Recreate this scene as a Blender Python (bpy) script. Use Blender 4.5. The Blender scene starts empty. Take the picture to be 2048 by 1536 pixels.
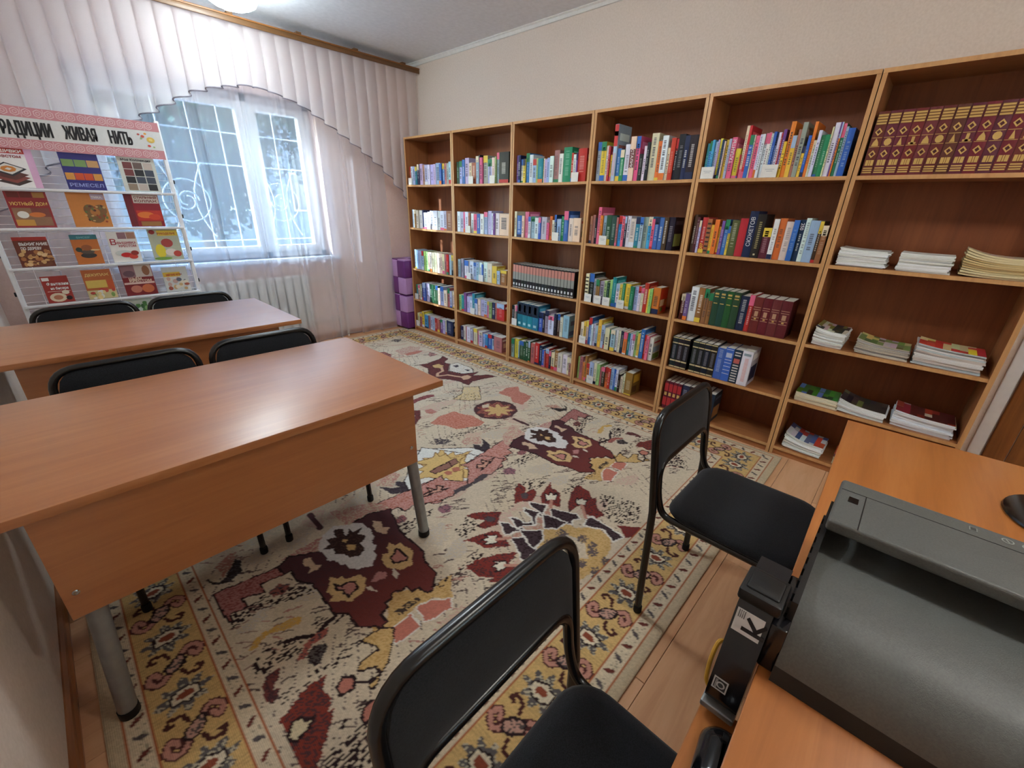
import bpy, math, random
import numpy as np
from mathutils import Matrix, Vector
random.seed(7); rng = np.random.default_rng(7)
SC = bpy.context.scene
COL = SC.collection
PI = math.pi

# ------------------------------------------------------------------ camera
CAM = (-2.807, -4.199, 1.384); YAW, PITCH, ROLL, FOC = .82380, .39620, .02900, .82770
def cam_axes():
    y, p, r = YAW, PITCH, ROLL
    f = Vector((math.sin(y)*math.cos(p), math.cos(y)*math.cos(p), -math.sin(p)))
    rt = Vector((math.cos(y), -math.sin(y), 0)); up = rt.cross(f)
    return rt*math.cos(r)+up*math.sin(r), up*math.cos(r)-rt*math.sin(r), f
_rt, _up, _f = cam_axes()
cd = bpy.data.cameras.new('camera'); cam = bpy.data.objects.new('camera', cd); COL.objects.link(cam)
cd.sensor_width = 36; cd.lens = FOC*18; cd.clip_start = .02; cd.clip_end = 300
cam.matrix_world = Matrix(((_rt.x, _up.x, -_f.x, CAM[0]), (_rt.y, _up.y, -_f.y, CAM[1]), (_rt.z, _up.z, -_f.z, CAM[2]), (0, 0, 0, 1)))
SC.camera = cam

# ------------------------------------------------------------------ world, sun, exposure
w = bpy.data.worlds.new('sky'); SC.world = w; w.use_nodes = True
wn = w.node_tree; wn.nodes.clear()
o_ = wn.nodes.new('ShaderNodeOutputWorld'); b_ = wn.nodes.new('ShaderNodeBackground'); s_ = wn.nodes.new('ShaderNodeTexSky')
s_.sky_type = 'NISHITA'; s_.sun_disc = False; s_.sun_elevation = math.radians(32); s_.sun_rotation = math.radians(-62); s_.air_density = 1.6; s_.dust_density = .5; s_.ozone_density = 3.0
b_.inputs['Strength'].default_value = .31
wn.links.new(s_.outputs[0], b_.inputs[0]); wn.links.new(b_.outputs[0], o_.inputs[0])
sd = bpy.data.lights.new('sun', 'SUN'); sd.energy = 1.6; sd.angle = math.radians(.6); sd.color = (1, .95, .86)
sun = bpy.data.objects.new('sun', sd); COL.objects.link(sun)
sun.rotation_euler = Vector((.86, -.42, -.34)).to_track_quat('-Z', 'Y').to_euler()
sun.location = (-4, 4, 4)
pd = bpy.data.lights.new('window_portal', 'AREA'); pd.shape = 'RECTANGLE'; pd.size = 1.75; pd.size_y = 1.4; pd.cycles.is_portal = True
po = bpy.data.objects.new('window_portal', pd); COL.objects.link(po); po.location = (-1.58, .74, 1.545); po.rotation_euler = (-PI/2, 0, 0)
pd2 = bpy.data.lights.new('fill_window_portal', 'AREA'); pd2.shape = 'RECTANGLE'; pd2.size = 1.3; pd2.size_y = 1.05; pd2.cycles.is_portal = True  # sky sampling through the added back window
po2 = bpy.data.objects.new('fill_window_portal', pd2); COL.objects.link(po2); po2.location = (-1.5, -6.55, 1.575); po2.rotation_euler = (PI/2, 0, 0)
SC.view_settings.view_transform = 'Standard'; SC.view_settings.look = 'None'; SC.view_settings.gamma = 1
SC.view_settings.use_curve_mapping = False
SC.view_settings.exposure = 3.12

# ------------------------------------------------------------------ helpers
def lin(c):
    r = []
    for v in c[:3]:
        v = v/255
        r.append(v/12.92 if v <= .04045 else ((v+.055)/1.055)**2.4)
    return (r[0], r[1], r[2], 1.0)

class MB:
    """collects shapes into one mesh; every face has a colour (sRGB 0-255) and a material slot"""
    def __init__(s): s.v = []; s.f = []; s.c = []; s.m = []
    def add(s, vs, fs, c=(200, 200, 200), m=0):
        b = len(s.v); s.v += [tuple(p) for p in vs]
        for f in fs: s.f.append(tuple(i+b for i in f)); s.c.append(c); s.m.append(m)
    def box(s, x0, x1, y0, y1, z0, z1, c=(200, 200, 200), m=0, cols=None):
        vs = [(x, y, z) for z in (z0, z1) for y in (y0, y1) for x in (x0, x1)]
        fs = [(0, 2, 3, 1), (4, 5, 7, 6), (0, 1, 5, 4), (2, 6, 7, 3), (0, 4, 6, 2), (1, 3, 7, 5)]  # -z +z -y +y -x +x
        b = len(s.v); s.v += vs
        for i, f in enumerate(fs):
            s.f.append(tuple(k+b for k in f)); s.c.append(cols[i] if cols else c); s.m.append(m)
    def quad(s, a, b, c_, d, c=(200, 200, 200), m=0): s.add([a, b, c_, d], [(0, 1, 2, 3)], c, m)
    def tube(s, path, r, n=10, c=(200, 200, 200), m=0, closed=False, cap=True):
        P = [Vector(p) for p in path]; N = len(P); rs = r if isinstance(r, (list, tuple)) else [r]*N
        base = len(s.v); up = None
        for i in range(N):
            if closed: t = (P[(i+1) % N]-P[i-1])
            else: t = (P[min(i+1, N-1)]-P[max(i-1, 0)])
            t.normalize()
            if up is None:
                a = Vector((0, 0, 1)) if abs(t.z) < .9 else Vector((1, 0, 0))
                up = (a-t*a.dot(t)).normalized()
            else:
                up = (up-t*up.dot(t)).normalized()
            sd_ = t.cross(up)
            for k in range(n):
                a = 2*PI*k/n; q = P[i]+(up*math.cos(a)+sd_*math.sin(a))*rs[i]; s.v.append(tuple(q))
        L = N if closed else N-1
        for i in range(L):
            j = (i+1) % N
            for k in range(n):
                k2 = (k+1) % n
                s.f.append((base+i*n+k, base+i*n+k2, base+j*n+k2, base+j*n+k)); s.c.append(c); s.m.append(m)
        if cap and not closed:
            s.f.append(tuple(base+k for k in range(n))[::-1]); s.c.append(c); s.m.append(m)
            s.f.append(tuple(base+(N-1)*n+k for k in range(n))); s.c.append(c); s.m.append(m)
    def rings(s, rings, c=(200, 200, 200), m=0, cap0=True, cap1=True, cols=None):
        n = len(rings[0]); b = len(s.v)
        for r in rings: s.v += [tuple(p) for p in r]
        for i in range(len(rings)-1):
            for k in range(n):
                k2 = (k+1) % n
                s.f.append((b+i*n+k, b+i*n+k2, b+(i+1)*n+k2, b+(i+1)*n+k)); s.c.append(cols[i] if cols else c); s.m.append(m)
        if cap0: s.f.append(tuple(b+k for k in range(n))[::-1]); s.c.append(c); s.m.append(m)
        if cap1: s.f.append(tuple(b+(len(rings)-1)*n+k for k in range(n))); s.c.append(c); s.m.append(m)
    def lathe(s, prof, n=24, c=(200, 200, 200), m=0, at=(0, 0, 0)):
        s.rings([[(at[0]+r*math.cos(2*PI*k/n), at[1]+r*math.sin(2*PI*k/n), at[2]+z) for k in range(n)] for r, z in prof], c, m)
    def rbox(s, x0, x1, y0, y1, z0, z1, r=.01, seg=3, c=(200, 200, 200), m=0):
        """box with rounded edges all round"""
        R = []
        prof = []
        for k in range(seg+1):
            a = PI/2*k/seg; prof.append((r*(1-math.sin(a)), z0+r*(1-math.cos(a))))
        for k in range(seg+1):
            a = PI/2*k/seg; prof.append((r*(1-math.cos(a)), z1-r*(1-math.sin(a))))
        for ins, z in prof: R.append(rrect(x0+ins, x1-ins, y0+ins, y1-ins, max(r-ins, .0005), z, seg+1))
        s.rings(R, c, m)
    def mesh(s, name, mats, smooth=False):
        me = bpy.data.meshes.new(name); me.from_pydata(s.v, [], s.f)
        for m in (mats if isinstance(mats, (list, tuple)) else [mats]): me.materials.append(M[m])
        me.polygons.foreach_set('material_index', s.m)
        ca = me.color_attributes.new('Col', 'FLOAT_COLOR', 'CORNER')
        lc = [lin(c) for c in s.c]; arr = np.repeat(np.array(lc, np.float32), [len(f) for f in s.f], axis=0)
        ca.data.foreach_set('color', arr.ravel())
        if smooth:
            me.polygons.foreach_set('use_smooth', [True]*len(s.f))
            try: me.set_sharp_from_angle(angle=math.radians(40))
            except Exception: pass
        me.update(); return me
    def build(s, name, mats, parent=None, smooth=False, **kw):
        return obj(name, s.mesh(name, mats, smooth), parent, **kw)

def rrect(x0, x1, y0, y1, r, z, seg=4):
    P = []
    for cx, cy, a0 in ((x1-r, y1-r, 0), (x0+r, y1-r, PI/2), (x0+r, y0+r, PI), (x1-r, y0+r, 1.5*PI)):
        for k in range(seg+1):
            a = a0+PI/2*k/seg; P.append((cx+r*math.cos(a), cy+r*math.sin(a), z))
    return P

def obj(name, me, parent=None, label=None, cat=None, group=None, kind=None, loc=None, rot=None):
    o = bpy.data.objects.new(name, me); COL.objects.link(o)
    if parent: o.parent = parent
    if loc: o.location = loc
    if rot: o.rotation_euler = rot
    tag(o, label, cat, group, kind); return o
def tag(o, label=None, cat=None, group=None, kind=None):
    for k, v in (('label', label), ('category', cat), ('group', group), ('kind', kind)):
        if v: o[k] = v
    return o
def thing(name, label, cat, loc=(0, 0, 0), rz=0, group=None, kind=None):
    return obj(name, None, None, label, cat, group, kind, loc, (0, 0, rz))
def copy_tree(o, parent=None):
    c = o.copy(); COL.objects.link(c); c.parent = parent
    for ch in [x for x in bpy.data.objects if x.parent is o]: copy_tree(ch, c)
    return c
def arc(c, r, a0, a1, n, ax=(1, 0, 0), ay=(0, 0, 1)):
    c, ax, ay = Vector(c), Vector(ax), Vector(ay)
    return [c+ax*(r*math.cos(a0+(a1-a0)*k/n))+ay*(r*math.sin(a0+(a1-a0)*k/n)) for k in range(n+1)]
def fillet(pts, r, n=5):
    """round the corners of a polyline"""
    P = [Vector(p) for p in pts]; out = [P[0]]
    for i in range(1, len(P)-1):
        a, b, c = P[i-1], P[i], P[i+1]; rr = min(r if not isinstance(r, (list, tuple)) else r[i-1], (a-b).length*.49, (c-b).length*.49)
        p0 = b+(a-b).normalized()*rr; p1 = b+(c-b).normalized()*rr
        for k in range(n+1):
            t = k/n; out.append(p0*(1-t)**2+b*2*t*(1-t)+p1*t*t)
    out.append(P[-1]); return out
ORD = ['first', 'second', 'third', 'fourth', 'fifth', 'sixth', 'seventh', 'eighth', 'ninth', 'tenth', 'eleventh', 'twelfth', 'thirteenth', 'fourteenth', 'fifteenth', 'sixteenth', 'seventeenth', 'eighteenth', 'nineteenth', 'twentieth']
ORD += ['twenty-'+k for k in ORD[:9]]+['thirtieth']+['thirty-'+k for k in ORD[:9]]+['fortieth']+['forty-'+k for k in ORD[:9]]

# ------------------------------------------------------------------ materials
M = {}
class NT:
    def __init__(s, name, rough=.5, spec=.5):
        m = bpy.data.materials.new(name); m.use_nodes = True; s.t = m.node_tree; s.b = s.t.nodes['Principled BSDF']
        s.b.inputs['Roughness'].default_value = rough; s.b.inputs['Specular IOR Level'].default_value = spec
        M[name] = m; s.m = m
    def n(s, ty, **kw):
        q = s.t.nodes.new(ty)
        for k, v in kw.items():
            if k in q.inputs: q.inputs[k].default_value = v
            else: setattr(q, k, v)
        return q
    def l(s, a, b): s.t.links.new(a, b)
    def coords(s, scale=(1, 1, 1), rot=(0, 0, 0)):
        tc = s.n('ShaderNodeTexCoord'); mp = s.n('ShaderNodeMapping'); mp.inputs['Scale'].default_value = scale; mp.inputs['Rotation'].default_value = rot
        s.l(tc.outputs['Object'], mp.inputs['Vector']); return mp.outputs[0]
    def noise(s, vec, scale, detail=4, rough=.5):
        q = s.n('ShaderNodeTexNoise', Scale=scale, Detail=detail, Roughness=rough)
        if vec is not None: s.l(vec, q.inputs['Vector'])
        return q.outputs['Fac']
    def ramp(s, fac, stops):
        q = s.n('ShaderNodeValToRGB'); e = q.color_ramp.elements
        while len(e) < len(stops): e.new(.5)
        for i, (p, c) in enumerate(stops): e[i].position = p; e[i].color = lin(c)
        s.l(fac, q.inputs[0]); return q.outputs[0]
    def bump(s, h, strength=.2, dist=.01):
        q = s.n('ShaderNodeBump', Strength=strength, Distance=dist); s.l(h, q.inputs['Height']); s.l(q.outputs[0], s.b.inputs['Normal'])
    def base(s, o): s.l(o, s.b.inputs['Base Color'])
def plain(name, c, rough=.5, spec=.5, metal=0, var=.06, vs=30, bump=0, bs=200):
    q = NT(name, rough, spec); q.b.inputs['Metallic'].default_value = metal
    a = tuple(max(0, v*(1-var)) for v in c); b = tuple(min(255, v*(1+var)) for v in c)
    v = q.coords(); q.base(q.ramp(q.noise(v, vs), [(.3, a), (.7, b)]))
    if bump: q.bump(q.noise(v, bs), bump, .003)
    return q
def wood(name, c0, c1, c2, axis, rough=.35, stretch=14, scale=3.2, coat=0):
    """laminate grain running along one object axis"""
    q = NT(name, rough, .5); sc = [stretch]*3; sc[axis] = 1.0
    oi = q.n('ShaderNodeObjectInfo'); tc = q.n('ShaderNodeTexCoord'); ad = q.n('ShaderNodeVectorMath', operation='ADD'); ml = q.n('ShaderNodeVectorMath', operation='SCALE')
    cb = q.n('ShaderNodeCombineXYZ'); q.l(oi.outputs['Random'], cb.inputs[0]); q.l(oi.outputs['Random'], cb.inputs[1]); q.l(oi.outputs['Random'], cb.inputs[2])
    q.l(cb.outputs[0], ml.inputs[0]); ml.inputs['Scale'].default_value = 17
    q.l(tc.outputs['Object'], ad.inputs[0]); q.l(ml.outputs[0], ad.inputs[1])
    mp = q.n('ShaderNodeMapping'); mp.inputs['Scale'].default_value = sc; q.l(ad.outputs[0], mp.inputs['Vector'])
    n1 = q.n('ShaderNodeTexNoise', Scale=scale, Detail=7, Roughness=.62, Distortion=.8); q.l(mp.outputs[0], n1.inputs['Vector'])
    n2 = q.n('ShaderNodeTexNoise', Scale=scale*.35, Detail=2, Roughness=.5); q.l(mp.outputs[0], n2.inputs['Vector'])
    mx = q.n('ShaderNodeMix'); mx.inputs[0].default_value = .45; q.l(n1.outputs['Fac'], mx.inputs[2]); q.l(n2.outputs['Fac'], mx.inputs[3])
    q.base(q.ramp(mx.outputs[0], [(.34, c0), (.5, c1), (.66, c2)]))
    q.bump(n1.outputs['Fac'], .05, .002); q.b.inputs['Coat Weight'].default_value = coat; q.b.inputs['Coat Roughness'].default_value = .34; return q

for ax, nm in enumerate('xyz'):
    wood('shelf_wood_'+nm, (146, 92, 54), (164, 106, 63), (178, 118, 72), ax, .38)
    wood('table_wood_'+nm, (164, 98, 52), (175, 109, 60), (185, 120, 70), ax, .36, coat=1.0)
    wood('desk_wood_'+nm, (172, 104, 50), (188, 116, 58), (199, 128, 68), ax, .28, coat=.5)
    wood('door_wood_'+nm, (120, 74, 34), (140, 88, 42), (156, 100, 50), ax, .4)
wood('edge_band', (188, 138, 88), (202, 152, 100), (210, 162, 108), 2, .4)
wood('back_board', (122, 64, 30), (136, 74, 36), (148, 82, 42), 2, .5)
wood('laminate', (198, 146, 106), (214, 164, 122), (224, 176, 136), 0, .36, stretch=9, scale=2.6)
wood('cornice_wood', (98, 66, 36), (112, 76, 42), (122, 84, 48), 0, .4)
q = NT('wallpaper', .85, .2); v = q.coords(); q.base(q.ramp(q.noise(v, 90, 3), [(.3, (220, 204, 190)), (.7, (229, 214, 201))])); q.bump(q.noise(v, 260, 3), .25, .002)
q = NT('wallpaper_pink', .85, .2); v = q.coords(); q.base(q.ramp(q.noise(v, 90, 3), [(.3, (240, 210, 198)), (.7, (246, 218, 208))])); q.bump(q.noise(v, 260, 3), .25, .002)
plain('ceiling_paint', (232, 234, 238), .9, .2, var=.02, bump=.1)
plain('white_plastic', (236, 238, 240), .35, .5, var=.01)
plain('white_paint', (228, 226, 220), .45, .5, var=.02)
plain('radiator_paint', (225, 220, 214), .4, .5, var=.02)
plain('rack_white', (232, 232, 234), .4, .5, var=.01)
plain('steel_tube', (150, 154, 156), .32, .6, metal=.55, var=.04)
plain('screw_metal', (190, 190, 190), .25, .6, metal=1)
plain('black_rubber', (22, 22, 24), .6, .3)
plain('black_metal', (16, 17, 19), .27, .6, var=.1)
q = NT('black_fabric', .92, .25); v = q.coords(); q.base(q.ramp(q.noise(v, 420, 2), [(.3, (18, 20, 23)), (.7, (34, 36, 41))])); q.bump(q.noise(v, 900, 2), .35, .001)
q.b.inputs['Sheen Weight'].default_value = .15
plain('printer_grey', (98, 100, 97), .42, .5, var=.05, vs=300, bump=.15, bs=700)
plain('printer_dark', (26, 27, 28), .4, .5, bump=.1, bs=600)
plain('gloss_black', (14, 15, 18), .12, .6)
plain('gloss_smoke', (24, 24, 30), .15, .6)
plain('yellow_cable', (226, 172, 60), .45)
plain('grille_metal', (206, 210, 218), .5, .4)
plain('outside_ground', (84, 90, 98), .95, .1, vs=2, var=.15)
plain('bark', (92, 76, 62), .9, .1, var=.2)
plain('car_paint', (236, 238, 242), .2, .6)
plain('car_glass', (60, 74, 90), .1, .6)
plain('stucco', (232, 218, 196), .9, .1, vs=3)
plain('house_wall', (130, 134, 140), .9, .1, vs=3)
q = NT('leaves', .8, .2); v = q.coords(); q.base(q.ramp(q.noise(v, 5, 3), [(.3, (18, 36, 34)), (.55, (34, 56, 46)), (.8, (66, 92, 60))]))
q = NT('print', .48, .4); at = q.n('ShaderNodeVertexColor', layer_name='Col'); hs = q.n('ShaderNodeHueSaturation')
mr = q.n('ShaderNodeMapRange'); mr.inputs[3].default_value = .93; mr.inputs[4].default_value = 1.07; q.l(q.noise(q.coords(), 60), mr.inputs[0]); q.l(mr.outputs[0], hs.inputs['Value'])
q.l(at.outputs[0], hs.inputs['Color']); q.base(hs.outputs[0])
q = NT('leatherette', .3, .6); at = q.n('ShaderNodeVertexColor', layer_name='Col'); q.base(at.outputs[0]); q.bump(q.noise(q.coords(), 160, 3), .12, .002)
q = NT('paper', .8, .2); v = q.coords((1, 1, 60)); q.base(q.ramp(q.noise(v, 12), [(.3, (212, 206, 194)), (.7, (236, 232, 222))]))
q = NT('rug_pile', .95, .1); at = q.n('ShaderNodeVertexColor', layer_name='Col'); hs = q.n('ShaderNodeHueSaturation'); v = q.coords()
mr = q.n('ShaderNodeMapRange'); mr.inputs[3].default_value = .86; mr.inputs[4].default_value = 1.14; q.l(q.noise(v, 260, 2), mr.inputs[0]); q.l(mr.outputs[0], hs.inputs['Value'])
q.l(at.outputs[0], hs.inputs['Color']); q.base(hs.outputs[0]); wv = q.n('ShaderNodeTexWave', Scale=70.0, Distortion=1.0); q.l(v, wv.inputs['Vector']); q.bump(wv.outputs['Fac'], .25, .003)
for _nm, _e, _c in (('lamp_glass', 6.0, (.80, .94, 1, 1)), ('fill_lamp_glass', 6.4, (.88, .96, 1, 1)), ('fill_lamp_glass_warm', 4.7, (1, .96, .88, 1))):  # first is the lamp in view, the others are added fill lamps
    q = NT(_nm, .3, .5); q.base(q.ramp(q.noise(q.coords(), 6), [(.3, (226, 236, 222)), (.7, (238, 244, 232))])); q.b.inputs['Emission Color'].default_value = _c; q.b.inputs['Emission Strength'].default_value = _e
def sheer(name, trans, transl, tint, wv_scale):
    m = bpy.data.materials.new(name); m.use_nodes = True; M[name] = m; t = m.node_tree; t.nodes.clear()
    o = t.nodes.new('ShaderNodeOutputMaterial'); a = t.nodes.new('ShaderNodeBsdfTransparent'); b = t.nodes.new('ShaderNodeBsdfTranslucent'); c = t.nodes.new('ShaderNodeBsdfDiffuse')
    tc = t.nodes.new('ShaderNodeTexCoord'); nz = t.nodes.new('ShaderNodeTexNoise'); nz.inputs['Scale'].default_value = wv_scale
    t.links.new(tc.outputs['Object'], nz.inputs['Vector'])
    rp = t.nodes.new('ShaderNodeValToRGB'); rp.color_ramp.elements[0].color = lin(tuple(v*.96 for v in tint)); rp.color_ramp.elements[1].color = lin(tint); t.links.new(nz.outputs['Fac'], rp.inputs[0])
    t.links.new(rp.outputs[0], b.inputs[0]); t.links.new(rp.outputs[0], c.inputs[0])
    m1 = t.nodes.new('ShaderNodeMixShader'); m2 = t.nodes.new('ShaderNodeMixShader')
    m1.inputs[0].default_value = transl; t.links.new(c.outputs[0], m1.inputs[1]); t.links.new(b.outputs[0], m1.inputs[2])
    m2.inputs[0].default_value = trans; t.links.new(m1.outputs[0], m2.inputs[1]); t.links.new(a.outputs[0], m2.inputs[2]); t.links.new(m2.outputs[0], o.inputs[0])
sheer('sheer_voile', .68, .50, (228, 232, 244), 300)
sheer('valance_voile', .36, .50, (240, 232, 230), 300)
plain('hem_thread', (128, 122, 130), .8, .2)
m = bpy.data.materials.new('window_glass'); m.use_nodes = True; M['window_glass'] = m; t = m.node_tree; t.nodes.clear()
o = t.nodes.new('ShaderNodeOutputMaterial'); a = t.nodes.new('ShaderNodeBsdfTransparent'); g = t.nodes.new('ShaderNodeBsdfGlossy'); g.inputs['Roughness'].default_value = .02
x = t.nodes.new('ShaderNodeMixShader'); x.inputs[0].default_value = .06; a.inputs[0].default_value = (.80, .90, .97, 1)
t.links.new(a.outputs[0], x.inputs[1]); t.links.new(g.outputs[0], x.inputs[2]); t.links.new(x.outputs[0], o.inputs[0])

# ------------------------------------------------------------------ room shell
XW, XL, YW, YB, ZC = .29, -3.105, .315, -6.3, 2.705       # shelf wall, left wall, window wall, back wall, ceiling
WX0, WX1, WZ0, WZ1 = -2.42, -.74, .87, 2.22               # window opening
def struct(name, mb, mats, label=None, smooth=False): return mb.build(name, mats, smooth=smooth, kind='structure', label=label)
b = MB(); b.box(XW, XW+.25, YB, YW+.4, -.1, ZC+.1); struct('wall_right', b, 'wallpaper', 'cream wallpapered wall behind the row of bookcases')
b = MB(); b.box(XL-.25, XL, YB, YW+.4, -.1, ZC+.1); struct('wall_left', b, 'wallpaper', 'cream wallpapered wall beside the reading tables')
BX0, BX1, BZ0, BZ1 = -2.1, -.9, 1.1, 2.05                 # opening of the window added behind the camera for fill light
b = MB(); b.box(XL, BX0, YB-.2, YB, -.1, ZC+.1); b.box(BX1, XW, YB-.2, YB, -.1, ZC+.1); b.box(BX0, BX1, YB-.2, YB, -.1, BZ0); b.box(BX0, BX1, YB-.2, YB, BZ1, ZC+.1)
struct('wall_back', b, 'wallpaper', 'cream wallpapered wall opposite the curtained window')
b = MB()
b.box(XL, WX0, YW, YW+.4, -.1, ZC+.1); b.box(WX1, XW, YW, YW+.4, -.1, ZC+.1); b.box(WX0, WX1, YW, YW+.4, -.1, WZ0); b.box(WX0, WX1, YW, YW+.4, WZ1, ZC+.1)
struct('wall_window', b, 'wallpaper_pink', 'pale pink wall with the window behind sheer curtains')
b = MB(); b.box(XL-.25, XW+.25, YB-.2, YW+.4, ZC, ZC+.1); struct('ceiling', b, 'ceiling_paint', 'white painted ceiling')
b = MB(); b.box(XL-.25, XW+.25, YB-.2, YW+.4, -.1, -.010, c=(120, 84, 56)); fl = struct('floor', b, 'laminate', 'light oak laminate floor')
pm = {}
pw, pl = .193, 1.285
row = 0; y = YW
while y > YB:
    x = XL-((row*.43) % 1.0)*pl
    while x < XW:
        x0, x1 = max(x, XL), min(x+pl, XW); y0 = max(y-pw, YB)
        key = (round(x1-x0, 3), round(y-y0, 3))
        if x1-x0 > .02 and y-y0 > .01:
            if key not in pm:
                b = MB(); L, Wd = key; g = .0007; e = .0012
                b.rings([[(g, -Wd+g, -.010), (L-g, -Wd+g, -.010), (L-g, -g, -.010), (g, -g, -.010)], [(g, -Wd+g, -e), (L-g, -Wd+g, -e), (L-g, -g, -e), (g, -g, -e)],
                         [(g+e, -Wd+g+e, 0), (L-g-e, -Wd+g+e, 0), (L-g-e, -g-e, 0), (g+e, -g-e, 0)]], cap0=False)
                pm[key] = b.mesh('plank', 'laminate')
            obj('plank', pm[key], fl, loc=(x0, y, 0))
        x += pl
    y -= pw; row += 1
def skirting(name, p0, p1, nrm):
    b = MB(); P0, P1, n = Vector(p0), Vector(p1), Vector(nrm)
    prof = [(0, 0), (.018, 0), (.018, .012), (.012, .022), (.012, .046), (.004, .056), (0, .056)]
    b.rings([[tuple(P+n*d+Vector((0, 0, z))) for d, z in prof] for P in (P0, P1)])
    struct(name, b, 'shelf_wood_y' if abs(n.x) > .5 else 'shelf_wood_x')
skirting('baseboard_left', (XL, YB, 0), (XL, YW, 0), (1, 0, 0))
skirting('baseboard_window', (XL+.02, YW, 0), (XW-.02, YW, 0), (0, -1, 0))
b = MB(); b.rings([[(XW, yy, ZC-.032), (XW-.010, yy, ZC-.030), (XW-.018, yy, ZC-.012), (XW-.030, yy, ZC-.004), (XW-.030, yy, ZC), (XW, yy, ZC)] for yy in (YB, YW)])
struct('trim_1', b, 'white_paint', 'white ceiling moulding above the bookcases')

# window
wf = obj('window_1', None, kind='structure', label='white plastic two-sash window behind the sheer curtain')
YF0, YF1 = .455, .525
def bar(name, par, x0, x1, z0, z1, y0=YF0, y1=YF1, mat='white_plastic', r=.008):
    b = MB(); b.rbox(x0, x1, y0, y1, z0, z1, r, 2); return b.build(name, mat, par, True)
for nm, a in (('frame_bar', (WX0, WX0+.06, WZ0, WZ1)), ('frame_bar', (WX1-.06, WX1, WZ0, WZ1)), ('frame_bar', (WX0, WX1, WZ1-.07, WZ1)), ('frame_bar', (WX0, WX1, WZ0, WZ0+.05)), ('mullion', (-1.325, -1.265, WZ0, WZ1))):
    bar(nm, wf, *a)
for sx0, sx1 in ((WX0+.055, -1.315), (-1.275, WX1-.055)):
    sa = obj('sash', None, wf)
    for a in ((sx0, sx0+.06, WZ0+.045, WZ1-.065), (sx1-.06, sx1, WZ0+.045, WZ1-.065), (sx0+.05, sx1-.05, WZ0+.045, WZ0+.105), (sx0+.05, sx1-.05, WZ1-.125, WZ1-.065)):
        bar('sash_bar', sa, *a, y0=YF0-.02, y1=YF1-.01)
    b = MB(); b.box(sx0+.055, sx1-.055, .482, .488, WZ0+.10, WZ1-.12); b.build('pane', 'window_glass', sa)
b = MB(); b.rbox(-1.268, -1.240, .41, .436, 1.46, 1.53, .006, 2); b.tube(fillet([(-1.254, .42, 1.50), (-1.254, .395, 1.50), (-1.254, .392, 1.37)], .01), .008, 8); b.build('window_handle', 'white_plastic', wf, True)
b = MB(); b.rbox(WX0-.06, WX1+.06, .245, .46, WZ0-.035, WZ0, .008, 2); b.build('window_sill', 'white_plastic', wf, True)

w2 = obj('fill_window', None, kind='structure', label='unseen white plastic window added for fill light in the wall behind the desk')  # added out of view to let daylight fill from behind
for a in ((BX0, BX0+.06, BZ0, BZ1), (BX1-.06, BX1, BZ0, BZ1), (BX0, BX1, BZ1-.06, BZ1), (BX0, BX1, BZ0, BZ0+.06), (-1.55, -1.45, BZ0, BZ1)): bar('frame_bar', w2, *a, y0=YB-.12, y1=YB-.06)
for x0, x1 in ((BX0+.05, -1.54), (-1.46, BX1-.05)):
    b = MB(); b.box(x0, x1, YB-.092, YB-.086, BZ0+.05, BZ1-.05); b.build('pane', 'window_glass', w2)

# security grille outside
gr = thing('window_grille', 'pale metal security grille with scrolls outside the window', 'grille', (0, .62, 0))
def gbar(p, r=.0055): b = MB(); b.tube(p, r, 6); b.build('grille_bar', 'grille_metal', gr, True)
for k in range(8):
    xx = WX0+.06+k*(WX1-WX0-.12)/7
    gbar([(xx, 0, WZ0+.02), (xx, 0, WZ1-.02)])
for zz in (1.02, 1.66, 1.92, 2.14): gbar([(WX0+.01, .012, zz), (WX1-.01, .012, zz)])
for cx in (-1.83, -1.06):
    b = MB(); b.tube(arc((cx, -.008, 1.36), .17, 0, 2*PI, 28)[:-1], .005, 6, closed=True); b.build('grille_ring', 'grille_metal', gr, True)
    for sgn in (-1, 1):
        gbar([(cx+sgn*(.16-.10*math.sin(t*PI)), -.008, 1.36+.62*(t-.5)) for t in [k/14 for k in range(15)]])
        gbar([(cx+sgn*.09*math.cos(t*4.6)*(1-t*.6), -.008, 1.36+sgn*.09*math.sin(t*4.6)*(1-t*.6)) for t in [k/14 for k in range(15)]])

# radiator
ra = thing('radiator', 'white ribbed radiator under the window sill behind the curtain', 'radiator', (-2.25, .268, 0))
b = MB(); b.rbox(.004, .076, -.038, .038, .17, .70, .020, 3); rsec = b.mesh('section', 'radiator_paint', True)
for k in range(15): obj('section', rsec, ra, loc=(k*.08, 0, 0))
b = MB(); b.tube([(1.2, 0, .65), (1.55, 0, .65), (1.55, 0, 0)], .012, 8); b.tube([(1.2, 0, .22), (1.48, 0, .22), (1.48, 0, 0)], .012, 8); b.build('pipe', 'radiator_paint', ra, True)
for xx in (.10, 1.10): b = MB(); b.box(xx-.012, xx+.012, .02, .044, .60, .63); b.build('wall_bracket', 'radiator_paint', ra)

# curtain rail
cr = thing('curtain_rail', 'long brown wooden curtain rail below the ceiling', 'curtain rail')
b = MB(); b.rbox(XL+.005, XW-.012, .058, .072, 2.596, 2.638, .004, 2); b.build('face_board', 'cornice_wood', cr, True)
b = MB(); b.rbox(XL+.005, XW-.012, .052, .060, 2.630, 2.642, .003, 2); b.build('top_bead', 'door_wood_x', cr, True)
b = MB(); b.box(XL+.005, XW-.012, .072, .235, 2.632, 2.644); b.build('track', 'white_plastic', cr)
for k in range(7): b = MB(); x = -2.9+k*.5; b.box(x-.02, x+.02, .06, YW-.001, 2.644, 2.658); b.build('bracket', 'cornice_wood', cr)

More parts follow.
